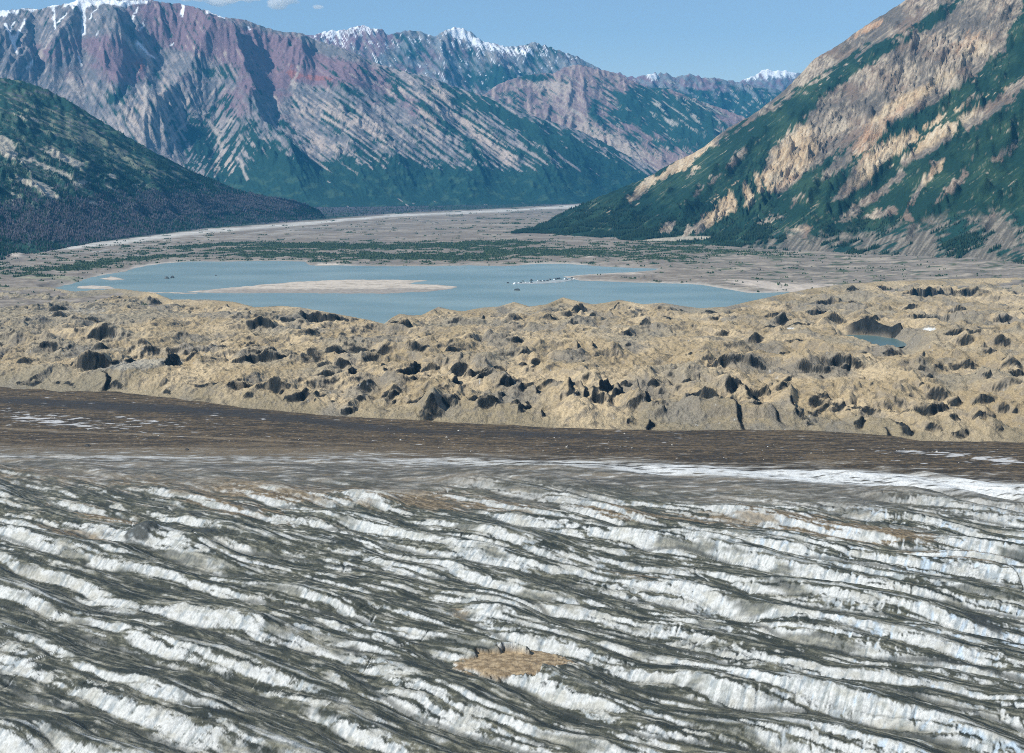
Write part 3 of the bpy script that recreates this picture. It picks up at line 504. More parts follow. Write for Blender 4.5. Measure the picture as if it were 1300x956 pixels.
# green belts between the plain and the lake
gr = blobs(px, py, [(270, 312, 60, 2.0, -4, 1.0), (330, 316, 60, 2.4, -3, .8), (380, 311, 60, 2.2, 0, .9), (430, 315, 90, 3, 0, .8), (560, 312, 80, 3.2, 0, 1.0), (640, 308, 50, 2.5, 0, .9), (350, 324, 60, 3, 0, .9), (460, 326, 70, 4, 0, .9), (570, 328, 70, 4, 0, .9), (660, 320, 70, 5, 0, .75), (740, 322, 70, 4, 0, .6), (120, 336, 50, 2.6, -6, .9), (180, 329, 60, 2.2, -4, 1.0), (90, 342, 60, 3, -3, .9), (30, 352, 50, 4, 0, .7), (0, 342, 60, 3, 0, .5), (640, 278, 50, .8, 3, .6), (660, 284, 40, .9, 0, .6), (600, 290, 60, .8, -2, .4), (870, 318, 70, 3, 4, .8), (960, 322, 60, 3, 4, .8), (900, 309, 80, 2.5, 0, .8), (840, 328, 60, 4, 0, .5), (400, 333, 14, 1.2, 0, .7), (215, 333, 18, 1, 0, .7)])
gm = sst(.38, .55, gr * .9 + st2 * .8 + fbm(X / 60, Y / 120, 3, 140) * .5 + .20 * sst(304, 310, py) * sst(345, 330, py) * sst(950, 850, px)) * (dl < -1)
c = mix(c, (.028, .058, .030), gm * .9)
c = mix(c, (.30, .31, .19), sst(.2, .5, blobs(px, py, [(60, 356, 60, 3, 0, .5), (480, 332, 90, 2, 0, .35)]) + st * .4) * sst(345, 355, py) * .5)
# right-hand river terraces
rt = sst(850, 930, px) * sst(312, 322, py)
c = mix(c, (.235, .205, .175), rt * .7)
c = mix(c, (.15, .135, .115), rt * sst(-.05, .3, fbm(px / 70, py / 2.0, 4, 151)) * .8)
c = mix(c, (.36, .31, .25), rt * sst(.1, .35, fbm(px / 90, py / 2.2, 4, 154)) * .8)
c = mix(c, (.05, .08, .045), rt * sst(.28, .48, fbm(px / 40, py / 2.0, 3, 152) + blobs(px, py, [(900, 338, 60, 3, 2, .35), (1100, 318, 90, 4, 3, .45), (950, 326, 50, 2, 2, .5), (900, 318, 60, 4, 2, .5), (1000, 312, 90, 4, 2, .4)])) * .8)
# pale sand at the water's edge
shore = sst(10, 0, -dl + nB * 3) * (dl < 0)
c = mix(c, (.44, .40, .35), shore * (.35 + .65 * sst(.1, .5, blobs(px, py, [(200, 335, 40, 3, -8, .9), (690, 335, 24, 2.5, 0, .9), (730, 335, 20, 2, 0, .9), (760, 350, 50, 6, 0, 1.0), (900, 362, 70, 8, 5, .9), (1000, 370, 60, 8, 0, .9), (430, 336, 20, 3, 0, .7), (140, 352, 20, 5, 0, .7)]))))
c = mix(c, (.46, .40, .34), sst(.35, .7, blobs(px, py, [(960, 362, 60, 6, 6, .8), (800, 348, 50, 3, 2, .6), (1040, 366, 50, 7, 0, .7), (750, 331, 16, 3, 0, .5), (20, 326, 14, 2.4, 0, .9)]) + st2 * .3))
c = mix(c, (.56, .49, .41), (db > -1.0) * sst(0, 1, db + 1.0) * .9)
c = mix(c, (.30, .27, .23), sst(2.6, .6, np.abs(db) + nB * 2) * .8)
c = mix(c, (.36, .31, .25), (db > 0) * sst(0, .4, st2) * .8)
c = mix(c, (.27, .24, .21), sst(365.5, 369, py + nB * 2 + (px - 400) * .004) * (db > -2) * sst(230, 300, px) * .85)
Mp = terrain_mat('outwash_gravel', 0.05, 0.5, var=0.22, dist=2.0)
grid_mesh('outwash_plain', X, Y, Z, c, Mp)
PLAIN = dict(X=X, Y=Y, Z=Z, g=gm, fo=fo, dr=dr, st=st)

def simple_mat(name, col, rough=.8, bump=0, scale=1.0, var=.25, metallic=0, dist=1.0):
    m = bpy.data.materials.new(name); m.use_nodes = True; N = m.node_tree.nodes; K = m.node_tree.links
    b = N['Principled BSDF']; b.inputs['Roughness'].default_value = rough
    tc = N.new('ShaderNodeTexCoord'); n = N.new('ShaderNodeTexNoise'); n.inputs['Scale'].default_value = scale; n.inputs['Detail'].default_value = 5
    K.new(tc.outputs['Object'], n.inputs['Vector'])
    r = N.new('ShaderNodeValToRGB'); r.color_ramp.elements[0].position = .3; r.color_ramp.elements[1].position = .7
    r.color_ramp.elements[0].color = tuple(v * (1 - var) for v in col) + (1,); r.color_ramp.elements[1].color = tuple(min(1, v * (1 + var)) for v in col) + (1,)
    K.new(n.outputs['Fac'], r.inputs[0]); K.new(r.outputs[0], b.inputs['Base Color'])
    if bump:
        bp = N.new('ShaderNodeBump'); bp.inputs['Strength'].default_value = bump; bp.inputs['Distance'].default_value = dist
        K.new(n.outputs['Fac'], bp.inputs['Height']); K.new(bp.outputs[0], b.inputs['Normal'])
    return m

def water_mat(name, c0, c1):
    m = bpy.data.materials.new(name); m.use_nodes = True; N = m.node_tree.nodes; K = m.node_tree.links
    b = N['Principled BSDF']; b.inputs['Roughness'].default_value = .32; b.inputs['IOR'].default_value = 1.33
    tc = N.new('ShaderNodeTexCoord'); mp = N.new('ShaderNodeMapping'); mp.inputs['Scale'].default_value = (.5, 1.1, 1)
    K.new(tc.outputs['Object'], mp.inputs[0])
    n = N.new('ShaderNodeTexNoise'); n.inputs['Scale'].default_value = .004; n.inputs['Detail'].default_value = 4
    K.new(mp.outputs[0], n.inputs['Vector'])
    r = N.new('ShaderNodeValToRGB'); r.color_ramp.elements[0].position = .35; r.color_ramp.elements[1].position = .65
    r.color_ramp.elements[0].color = c0 + (1,); r.color_ramp.elements[1].color = c1 + (1,)
    K.new(n.outputs['Fac'], r.inputs[0]); K.new(r.outputs[0], b.inputs['Base Color'])
    w = N.new('ShaderNodeTexNoise'); w.inputs['Scale'].default_value = .35; w.inputs['Detail'].default_value = 4
    K.new(mp.outputs[0], w.inputs['Vector'])
    bp = N.new('ShaderNodeBump'); bp.inputs['Strength'].default_value = .5; bp.inputs['Distance'].default_value = .5
    K.new(w.outputs['Fac'], bp.inputs['Height']); K.new(bp.outputs[0], b.inputs['Normal'])
    return m
def sheet(name, x0, x1, y0, y1, z, mat, n=2):
    me = bpy.data.meshes.new(name)
    me.from_pydata([(x0, y0, z), (x1, y0, z), (x1, y1, z), (x0, y1, z)], [], [(0, 1, 2, 3)]); return link(name, me, mat, 'structure')
M_water = water_mat('turbid_lake_water', (.165, .245, .25), (.24, .32, .315))
sheet('lake', -3300, 2200, 2650, 6500, 0.0, M_water)
sheet('ground', -60000, 60000, -20000, 70000, -9.0, simple_mat('valley_ground', (.12, .13, .10), 1.0, 0, .002))

# ================================================================== DEBRIS-COVERED MORAINE
def z_of_y(y):  # general level of glacier and moraine with distance
    return np.interp(y, [0, 1500, 1600, 1700, 1850, 2200, 2600, 2900, 3100, 3400, 4000], [60, 60, 58, 62, 72, 66, 52, 36, 24, 10, 4])
# back edge of the moraine: surveyed skyline against the lake and plain
rim = L([(-300, 366), (0, 364), (51, 364), (85, 370), (142, 366), (190, 372), (210, 380), (257, 380), (291, 383), (318, 390), (352, 388), (376, 390), (437, 401), (465, 406), (484, 411), (494, 403), (504, 398), (520, 400), (532, 400), (555, 389), (570, 393), (586, 395), (613, 390), (632, 389), (653, 383), (674, 389), (695, 386), (716, 377), (735, 382), (755, 386), (772, 384), (789, 380), (819, 386), (845, 384), (870, 388), (894, 391), (928, 389), (955, 383), (978, 378), (1009, 371), (1036, 366), (1090, 359), (1150, 356), (1300, 352), (1600, 352)])
colsM = np.concatenate([np.linspace(-1500, -172, 150), np.linspace(-170, 1470, 1640), np.linspace(1472, 2900, 150)]); NCM = len(colsM); sM = s_of(colsM)
ZR = 17.0
er = se(colsM, rim(colsM))[1]; Yrim = (ZR - CAMZ) / er
# rows: fixed metric spacing up to the rim, stretched per column
_f = [(-300, 488), (0, 497), (130, 502), (200, 510), (290, 522), (400, 533), (560, 542), (720, 550), (870, 553), (1030, 552), (1150, 560), (1190, 569), (1300, 570), (1600, 585)]
front = L([(a, float(ground(a, b, 52.0)[1])) for a, b in _f])
pf = CX + sM * FPX * 1.0154
Yf = front(colsM) - 40
NR = 760
t = np.linspace(0, 1.10, NR)[:, None]
Y = Yf + (smooth1(Yrim, 61) - Yf) * t ** 1.12; X = sM * Y
YR = np.broadcast_to(Yrim, Y.shape); YF = np.broadcast_to(front(colsM), Y.shape)
px = (CX + X / Y * FPX * 1.0154 + 0 * Y).astype(F32)
into = (Y - YF)                                  # metres behind the front of the moraine
base = z_of_y(Y) + 0 * X
w1x = fbm(X / 160, Y / 160, 3, 201) * 60; w1y = fbm(X / 160, Y / 160, 3, 202) * 60
Xw, Yw = X + w1x, Y + w1y
hm = ridged(Xw / 210, Yw / 260, 3, 203) - .45
b2 = np.abs(fbm(Xw / 85, Yw / 100, 3, 204)); b3 = ridged((X + w1y * .6) / 48, (Y - w1x * .6) / 60, 4, 205) - .5
ampl = sst(0, 160, into) * (0.75 + .25 * sst(-.2, .4, fbm(X / 400, Y / 400, 2, 206)))
calm = 1 - .6 * sst(.2, .5, blobs(px, Y.astype(F32), [(180, 1950, 260, 90, 0, 1.0), (900, 2320, 260, 120, 0, .8), (200, 2500, 220, 120, 0, .5), (60, 3000, 300, 260, 0, .6)]))
H = base + ampl * calm * (hm * 27 + (b2 - .3) * 19 + b3 * 6 + (ridged((X + w1x) / 24, (Y + w1y) / 38, 3, 208) - .5) * 2.0)
H = H - 26 * (1 - sst(-10, 130, into)) ** 2 * sst(-40, -10, into) * 0 
H = H + sst(0, 110, into) * 18 - 10
# named scarps: where ice cliffs break the debris cover (surveyed), metres high and wide
sc4 = [(340, 335, 120, 50), (40, 460, 75, 32), (285, 450, 135, 72), (440, 450, 22, 40), (590, 450, 50, 60), (655, 452, 80, 14), (750, 452, 90, 12), (960, 445, 180, 42), (840, 425, 30, 14), (965, 325, 120, 44), (1075, 308, 90, 34), (1200, 288, 180, 40), (160, 415, 100, 22), (200, 385, 26, 14), (40, 525, 80, 24), (190, 540, 80, 10), (1145, 448, 40, 24), (1200, 500, 70, 40), (1260, 480, 60, 40), (1000, 590, 130, 40), (1075, 592, 90, 34), (860, 550, 60, 14), (740, 580, 90, 14), (580, 580, 40, 20), (600, 470, 30, 20), (345, 475, 40, 36), (1130, 630, 60, 14), (575, 525, 36, 20), (30, 300, 60, 12), (900, 575, 50, 12)]
sc5 = [(240, 310, 60, 40), (205, 318, 60, 24), (540, 285, 26, 40), (860, 262, 32, 46), (915, 270, 70, 24), (955, 288, 50, 34), (1085, 250, 100, 30), (790, 295, 60, 24), (1160, 300, 40, 30), (1250, 312, 40, 14), (1280, 262, 60, 12), (160, 405, 60, 46), (285, 415, 70, 26), (70, 425, 90, 20), (25, 495, 30, 50), (165, 500, 36, 40), (255, 480, 50, 50), (330, 480, 70, 40), (430, 520, 50, 70), (520, 475, 110, 36), (550, 505, 60, 46), (685, 550, 34, 66), (640, 540, 40, 40), (755, 575, 36, 40), (710, 610, 36, 70), (870, 550, 40, 90), (940, 585, 34, 44), (975, 595, 24, 34), (1025, 570, 50, 70), (1075, 595, 40, 60), (1175, 570, 60, 100), (1245, 625, 24, 34), (1130, 650, 60, 34), (1210, 655, 90, 22), (1205, 700, 34, 44), (780, 678, 24, 24), (870, 425, 24, 14), (965, 390, 24, 40), (910, 395, 20, 24), (100, 690, 60, 30), (330, 705, 40, 24), (500, 600, 40, 30), (600, 490, 40, 20), (770, 440, 40, 30), (1095, 400, 22, 16), (60, 610, 30, 24), (20, 650, 24, 14), (610, 590, 30, 20), (480, 370, 60, 10), (660, 380, 60, 24)]
sc6 = [(680, 188, 50, 26), (800, 185, 60, 26), (960, 212, 200, 40), (930, 190, 70, 18), (1120, 205, 90, 20), (545, 280, 90, 26), (590, 232, 100, 26), (910, 265, 60, 24), (960, 302, 110, 30), (1090, 265, 70, 26), (1170, 290, 110, 16), (800, 352, 140, 40), (390, 298, 110, 18), (640, 355, 50, 22), (440, 330, 150, 8), (1105, 345, 130, 50), (1120, 315, 40, 20), (845, 425, 70, 34), (960, 455, 34, 28), (1035, 480, 50, 26), (1130, 470, 90, 34), (1200, 410, 50, 22), (1230, 430, 60, 20), (650, 465, 160, 40), (520, 480, 90, 50), (590, 495, 70, 24), (300, 460, 120, 40), (190, 475, 90, 36), (65, 550, 50, 28), (120, 595, 110, 80), (250, 550, 44, 50), (330, 590, 60, 80), (420, 550, 60, 34), (490, 620, 46, 70), (570, 620, 70, 36), (600, 600, 50, 24), (660, 625, 50, 26), (270, 670, 36, 100), (235, 600, 36, 22), (770, 645, 60, 36), (720, 640, 34, 20), (1020, 635, 170, 44), (1220, 600, 90, 44), (1110, 620, 50, 36), (905, 710, 60, 60), (740, 690, 50, 40), (1020, 710, 60, 34), (1110, 690, 40, 20), (1140, 740, 60, 34), (1210, 705, 60, 30), (1240, 660, 60, 14), (415, 690, 20, 40), (970, 555, 24, 18), (1290, 460, 40, 20), (380, 590, 24, 20), (440, 610, 50, 24), (960, 790, 24, 26), (870, 740, 30, 34), (560, 655, 40, 24), (900, 665, 34, 12), (1290, 740, 40, 24), (1290, 625, 40, 22), (1300, 212, 20, 16), (1295, 310, 18, 24), (30, 265, 60, 14), (140, 280, 60, 14), (860, 610, 22, 12), (930, 590, 22, 12)]
dark = np.zeros(X.shape, F32)
allsc = [(.3385 * a, 300 + .3385 * b, .3385 * w, .3385 * h) for a, b, w, h in sc4] + [(430 + .3385 * a, 300 + .3385 * b, .3385 * w, .3385 * h) for a, b, w, h in sc5] + [(860 + .3385 * a, 300 + .3385 * b, .3385 * w, .3385 * h) for a, b, w, h in sc6]
sr = np.random.default_rng(77)
for i in range(330):
    a_ = sr.uniform(-60, 1360); b_ = sr.uniform(372, 545); w8 = 5 + 20 * sr.random() ** 1.7 * (1.2 if b_ > 430 else 1)
    dens_ = .10 + .9 * math.exp(-((a_ - 640) / 300) ** 2 - ((b_ - 480) / 45) ** 2) + .6 * sst(850, 950, a_)
    if b_ < float(rim(a_)) + 12 or b_ > float(np.interp(a_, [0, 400, 1300], [480, 525, 555])) or sr.random() > dens_: continue
    allsc.append((a_, b_, w8, w8 * sr.uniform(.2, .8)))
colx = lambda p: int(np.clip(np.searchsorted(colsM, p), 0, NCM - 1))
jag = fbm(X / 9, Y / 22, 3, 211); jag2 = fbm(X / 30, Y / 60, 2, 212)
sg = np.random.default_rng(5)
for (a, b, w, h) in allsc:
    zc = float(z_of_y(2200)); Yc = 2200.0
    for _ in range(4):
        Yc = float((zc - CAMZ) / se(a, b + h * .5)[1]); k0 = colx(a)
        j = int(np.clip(np.searchsorted(Y[:, k0], Yc), 1, NR - 2)); zc = float(H[j, k0])
    mpp = Yc / FPX; W = w * mpp * .56; HH = h * mpp * 1.0
    xc = s_of(a) * Yc; run = max(8.0, HH * .42); back = max(45.0, HH * 3.0)
    tall = h > w * .85
    if tall:
        dY = Yc * Yc / (FPX * 345.0); Wd = max(14.0, h * dY * .42); run = max(7.0, w * mpp * .62); HH = max(5.0, w * mpp * .75); back = max(30.0, HH * 3)
        r1 = max(0, int(np.searchsorted(Y[:, k0], Yc - Wd * 1.6))); r2 = min(NR, int(np.searchsorted(Y[:, k0], Yc + Wd * 1.9)) + 2); k1, k2 = max(0, k0 - int(w * 5) - 30), min(NCM, k0 + int(w * 1.6) + 10)
        xs = X[r1:r2, k1:k2]; ys = Y[r1:r2, k1:k2]; jj = jag[r1:r2, k1:k2]; j2 = jag2[r1:r2, k1:k2]
        u = (ys - Yc - h * dY * .25) / Wd; v = -(xs - xc) + run * .5 - u * run * .7 * (1 if sg.random() < .7 else -1) + jj * run * .35 + j2 * run * .8 - u * u * run * .9
        A = np.clip(1.1 - np.abs(u + j2 * .25) ** 2.2, 0, 1)
        H[r1:r2, k1:k2] += (HH * .6 * sst(0, run, v) * np.exp(-np.clip(v - run, 0, 1e4) / back) - HH * .5 * np.exp(-np.clip(-v, 0, 1e4) / (HH * 1.6)) * (1 - sst(0, run, v))) * A
        dk = sst(-1.5, 1.5, v) * sst(run * 1.1, run * .85, v) * sst(.3, .42, A + jj * .4)
        dark[r1:r2, k1:k2] = np.maximum(dark[r1:r2, k1:k2], dk.astype(F32)); continue
    cs_ = sg.uniform(-1, 1); slant = sg.uniform(-.6, .6) if w > h else sg.uniform(.6, 1.6) * (1 if sg.random() < .6 else -1)
    k1, k2 = max(0, k0 - int(w * 1.6) - 8), min(NCM, k0 + int(w * 1.6) + 8)
    r1 = max(0, j - 90); r2 = min(NR, j + int(back * 2.5 / 2) + 30)
    xs = X[r1:r2, k1:k2]; ys = Y[r1:r2, k1:k2]
    u = (xs - xc) / W; v = ys - Yc - slant * (xs - xc) * .55 + jag[r1:r2, k1:k2] * run * .12 + jag2[r1:r2, k1:k2] * W * .35 + (u * u) * run * 1.5 * cs_ + u * run * .5 * cs_
    A = np.clip(1.12 - np.abs(u + jag2[r1:r2, k1:k2] * .3) * .95, 0, 1) ** .75
    rise_ = sst(0, run, v) * np.exp(-np.clip(v - run, 0, 1e4) / back)
    cut = -np.exp(-np.clip(-v, 0, 1e4) / (HH * 1.2)) * (v <= 0) - np.exp(-np.clip(-0.0, 0, 1)) * (v > 0) * (1 - sst(0, run, v))
    H[r1:r2, k1:k2] += (HH * .68 * rise_ + HH * .32 * cut) * A
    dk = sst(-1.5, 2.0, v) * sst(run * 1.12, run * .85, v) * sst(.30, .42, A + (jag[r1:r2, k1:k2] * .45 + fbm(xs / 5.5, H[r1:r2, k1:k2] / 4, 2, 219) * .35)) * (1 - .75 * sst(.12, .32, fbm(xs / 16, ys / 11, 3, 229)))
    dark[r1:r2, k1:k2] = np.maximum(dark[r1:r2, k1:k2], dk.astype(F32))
# small relief, rills and blocks
H = H + (fbm(X / 14, Y / 18, 4, 215, .55) * 2.2 + (ridged(X / 24, Y / 32, 3, 217) - .5) * 3.0 + (ridged((X + Y * .3) / 8.5, Y / 15, 3, 230) - .5) * 1.5) * sst(-20, 40, into)
# front face rising from the dark medial band
fr = sst(-30, 95, into); zfront = 50 + fbm(X / 90, Y / 90, 3, 218) * 3
H = zfront + (H - zfront) * fr
# small melt pond and its basin
pxc, pyc = 1112, 430
Yp = (38 - CAMZ) / se(pxc, pyc)[1]; Xp = s_of(pxc) * Yp
pd = ((X - Xp) / 50) ** 2 + ((Y - Yp) / np.where(Y < Yp, 215, 60)) ** 2
H = np.where(pd < 3.2, H + (33 - H) * sst(3.2, 1.1, pd + jag2 * .5), H)
wl = sst(1.0, 2.2, pd) * sst(3.4, 2.4, pd) * (Y > Yp + 20)
H = H + wl * 16 * sst(-.6, .5, (X - Xp) / 56)
dark = np.maximum(dark, (np.clip(wl * 2, 0, 1) * sst(-.5, .0, (X - Xp) / 56)).astype(F32))
# edge towards the lake: crest at the surveyed skyline, then down into the water
rt_ = Y - YR
near = sst(-260, -40, rt_)
crest = ZR + 0 * H
H = H * (1 - near) + (crest + (jag * 1.6) * (1 - sst(-60, 0, rt_)) - 9 * sst(-30, -160, rt_) + (b3 * 6) * sst(-30, -200, rt_)) * near
H = H - 60 * np.clip(rt_ / 120, 0, 3) ** 1.0
# keep everything before the skyline below it
emax = (ZR - CAMZ) / YR; lim = CAMZ + (emax - 0.0006) * Y
over = H - lim; H = np.where((over > 0) & (rt_ < 0), lim + over * .12, H)
gy = np.gradient(H, axis=0) / np.gradient(Y, axis=0); gx = np.gradient(H, axis=1) / np.gradient(X, axis=1)
ppx, ppy = survey(X, Y, H); ppx = ppx.astype(F32); ppy = ppy.astype(F32)
n = fbm(X / 120, Y / 260, 4, 221); nf = fbm(X / 12, Y / 24, 4, 222); n3 = fbm(X / 4.5, Y / 11, 3, 223)
c = mix(flat(X.shape, (.36, .28, .168)), (.50, .395, .25), sst(-.3, .4, n + nf * .3))
c = mix(c, (.29, .255, .19), sst(0, .5, fbm(X / 200, Y / 300, 3, 224) + .3 * sst(360, 0, ppx) + .3 * sst(430, 380, ppy) * sst(400, 0, ppx)) * .75)
c = mix(c, (.20, .155, .10), sst(.2, .6, nf * .5 + n3 * .7) * .5)
c = mix(c, (.21, .185, .13), sst(150, 40, into + n * 120) * .6)
c = mix(c, (.22, .20, .165), sst(.05, .4, fbm(X / 120, Y / 200, 5, 227, .6)) * .75)
c = mix(c, (.09, .08, .065), sst(.62, .8, ridged((X + w1y * .5) / 40, (Y + w1x * .5) / 90, 3, 228)) * sst(-.1, .3, jag2) * .7)
c = mix(c, (.36, .34, .29), sst(.35, .6, blobs(ppx, ppy, [(180, 462, 70, 8, -4, .8), (110, 395, 60, 12, 0, .5), (900, 480, 60, 8, 0, .4)]) + nf * .3) * .7)
c = mix(c, (.19, .17, .145), sst(.5, .9, gy + nf * .5 + .25 * np.abs(gx)) * .55)           # darker, greyer till where slopes steepen towards the camera
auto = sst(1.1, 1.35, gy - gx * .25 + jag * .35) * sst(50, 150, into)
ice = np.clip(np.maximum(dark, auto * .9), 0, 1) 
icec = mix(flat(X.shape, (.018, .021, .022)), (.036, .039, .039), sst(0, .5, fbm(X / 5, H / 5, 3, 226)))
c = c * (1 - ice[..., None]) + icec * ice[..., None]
# scattered pale stones and ice bits
c = mix(c, (.62, .62, .60), sst(.72, .8, n3 * .9 + nf * .35) * .7)
lowg = sst(10, -12, into + nf * 14)
c = mix(c, (.12, .105, .085), lowg * .85)
c = mix(c, (.70, .72, .72), sst(.5, .6, blobs(ppx, ppy, [(1226, 570, 12, 1.6, 0, 1.0), (1284, 572, 20, 1.6, 2, 1.0), (1140, 565, 10, 4, 0, .5), (1180, 418, 11, 2.4, 0, .9), (1003, 417, 8, 1.4, 0, .7), (970, 556, 5, 2, 0, .6)]) + n3 * .25))
M_mor = terrain_mat('rubble_debris', 0.30, 1.0, var=0.34, dist=1.8)
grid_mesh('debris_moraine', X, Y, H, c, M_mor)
MOR = dict(X=X, Y=Y, Z=H, px=ppx, py=ppy)
# melt pond
me = bpy.data.meshes.new('melt_pond'); K_ = 40
vs = [(Xp + 90 * math.cos(2 * math.pi * i / K_), Yp + 120 * math.sin(2 * math.pi * i / K_), 36.5) for i in range(K_)]
me.from_pydata(vs, [], [list(range(K_))]); link('melt_pond', me, water_mat('pond_water', (.09, .15, .155), (.10, .165, .165)), 'structure')
print('moraine', round(time.time() - T0, 1))

# ================================================================== GLACIER
cols = np.concatenate([np.linspace(-1500, -172, 150), np.linspace(-170, 1470, 1640), np.linspace(1472, 2900, 150)]); sG = s_of(cols)
e1 = se(650, 1230)[1]; Y0 = (60 - CAMZ) / e1; yend = front(cols) + 60
t = np.linspace(0, 1, 1080)[:, None]; Y = Y0 + (yend - Y0) * t ** 1.12; X = sG * Y
px, py = survey(X, Y, 0 * X + 60); px = px.astype(F32); py = py.astype(F32)
# ridges of ice run obliquely, from far left to near right
DEG = -33
wa = fbm(X / 260, Y / 260, 3, 301) * 11; wb = fbm(X / 90, Y / 90, 3, 302) * 4.5
A_, B_ = rot(X, Y, DEG); B_ = B_ + wa + wb + 0.00012 * (A_ ** 2) * 0
def saw(b, seed, k):  # ridge crests with a steep side towards the camera
    ph = b; i = np.floor(ph); f = ph - i
    return i, f
rel = sst(1420, 1120, Y + (X) * .10 + fbm(X / 200, Y / 100, 2, 303) * 60) * .9 + .1       # relief dies out towards the debris band
rel = rel * sst(1560, 1250, Y)
def ridgeset(lam, along, seed, steep=.36):
    off = fbm(A_ / along / 1.3, B_ / (lam * 4.0), 2, seed) * .6
    ph = B_ / lam + off; i = np.floor(ph); f = ph - i
    # every ridge swells and pinches along its length
    amp = .55 + .75 * pn(A_ / along * 1.1 + i * 7.3, i * 3.7 + 0 * A_, seed + 5); amp = np.clip(amp, .08, 1.3)
    prof = np.where(f < steep, np.sin(f / steep * math.pi / 2) ** 1.3, np.cos((f - steep) / (1 - steep) * math.pi / 2) ** 1.15)
    return prof * amp, f, i, amp
r1, f1, i1, a1 = ridgeset(62, 190, 310, .48); r2, f2, i2, a2 = ridgeset(25, 105, 320, .44); r3, f3, i3, a3 = ridgeset(10, 60, 330, .45)
flute = fbm(A_ / 5.0, B_ / 26, 3, 341) ; fl2 = ridged(A_ / 13, B_ / 40, 2, 342) - .5
big = fbm(X / 300, Y / 300, 3, 343)
H = 60 + rel * (r1 * 13.5 + r2 * 4.6 + r3 * 1.2 + big * 6)
face = sst(.02, .12, f1) * sst(.46, .36, f1) * sst(.25, .5, a1)
H = H - rel * face * (flute * .7 + np.maximum(fl2, 0) * 1.6)
H = H + fbm(X / 9, Y / 9, 4, 345, .55) * .55 * (.4 + rel) + fbm(X / 50, Y / 30, 3, 346) * 1.2
# transverse crevasses
cv = np.abs(pn(A_ / 75 + .3 * pn(A_ / 40, B_ / 40, 352), B_ / 340, 351)); crev = sst(.022, .0, cv) * sst(.35, .55, fbm(A_ / 130, B_ / 130, 2, 353) + .2)
H = H - crev * 1.0 * rel
# dark peak at the left and the brown sediment patch near the bottom
def gxy(a, b): 
    x_, y_ = ground(a, b, 62.0); return float(x_), float(y_)
for (a, b, r_, h_) in ((188, 684, 15, 9), (172, 686, 12, 5), (262, 684, 14, 5), (240, 660, 14, 5)):
    x_, y_ = gxy(a, b); H = H + h_ * np.exp(-np.sqrt(((X - x_) / r_) ** 2 + ((Y - y_) / (r_ * 1.3)) ** 2 + .05) ** 1.3)
xs_, ys_ = gxy(655, 846); dsd = np.sqrt(((X - xs_) / 40) ** 2 + ((Y - ys_) / 22) ** 2) + fbm(A_ / 22, B_ / 10, 5, 360, .6) * .42
sed = sst(1.05, .88, dsd); H = H * (1 - sed) + sed * (63.5 + 2.2 * (1 - dsd) + fbm(X / 4, Y / 4, 3, 361) * .5)
drop = 10 * sst(-220, -60, Y - front(cols)[None, :]) * sst(-20, -140, -(Y - front(cols)[None, :] + 160) * 1.0) * 0
H = H - 6 * sst(1350, 1560, Y)
H = H - 14 * sst(20, 60, Y - front(cols)[None, :])
gy = np.gradient(H, axis=0) / np.gradient(Y, axis=0); gx = np.gradient(H, axis=1) / np.gradient(X, axis=1)
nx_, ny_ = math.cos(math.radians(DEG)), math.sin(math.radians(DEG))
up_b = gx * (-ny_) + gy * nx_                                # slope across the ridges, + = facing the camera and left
gS = fbm(A_ / 60, B_ / 5.0, 4, 371); gF = fbm(A_ / 9, B_ / 2.6, 3, 372); gB = fbm(X / 110, Y / 80, 4, 373); g4 = fbm(A_ / 22, B_ / 14, 4, 374)
dirt = mix(flat(X.shape, (.052, .056, .042)), (.18, .175, .13), sst(-.2, .5, gS * .6 + gF * .7))
dirt = mix(dirt, (.31, .295, .24), sst(.0, .5, gS * .5 + g4 * .6 + gB * .3 + gF * .2) * .75)
dirt = mix(dirt, (.022, .028, .024), sst(.05, .5, -gS * .5 + fbm(A_ / 30, B_ / 9, 4, 395) * .8 + .1 * sst(700, 860, py)) * .85)
brown = mix(flat(X.shape, (.11, .085, .052)), (.26, .20, .125), sst(-.3, .4, gF + gS * .4))
icec = mix(flat(X.shape, (.53, .54, .53)), (.29, .325, .345), sst(0, .5, flute + gF * .3))
icec = mix(icec, (.40, .50, .60), sst(.42, .62, fl2 * .8 + gB * .4 + .35 * sst(700, 1300, px)) * .7)
icec = mix(icec, (.36, .35, .30), sst(.05, .45, g4 + gF * .4) * .6)
icec = mix(icec, (.25, .27, .26), sst(.25, .5, fbm(A_ / 3.6, B_ / 16, 3, 392) + fbm(A_ / 60, B_ / 30, 2, 393) * .5) * .6)
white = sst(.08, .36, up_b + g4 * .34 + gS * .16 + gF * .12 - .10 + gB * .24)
white = white * (1 - .8 * sst(.3, .55, fbm(A_ / 70, B_ / 28, 4, 377) + .1))
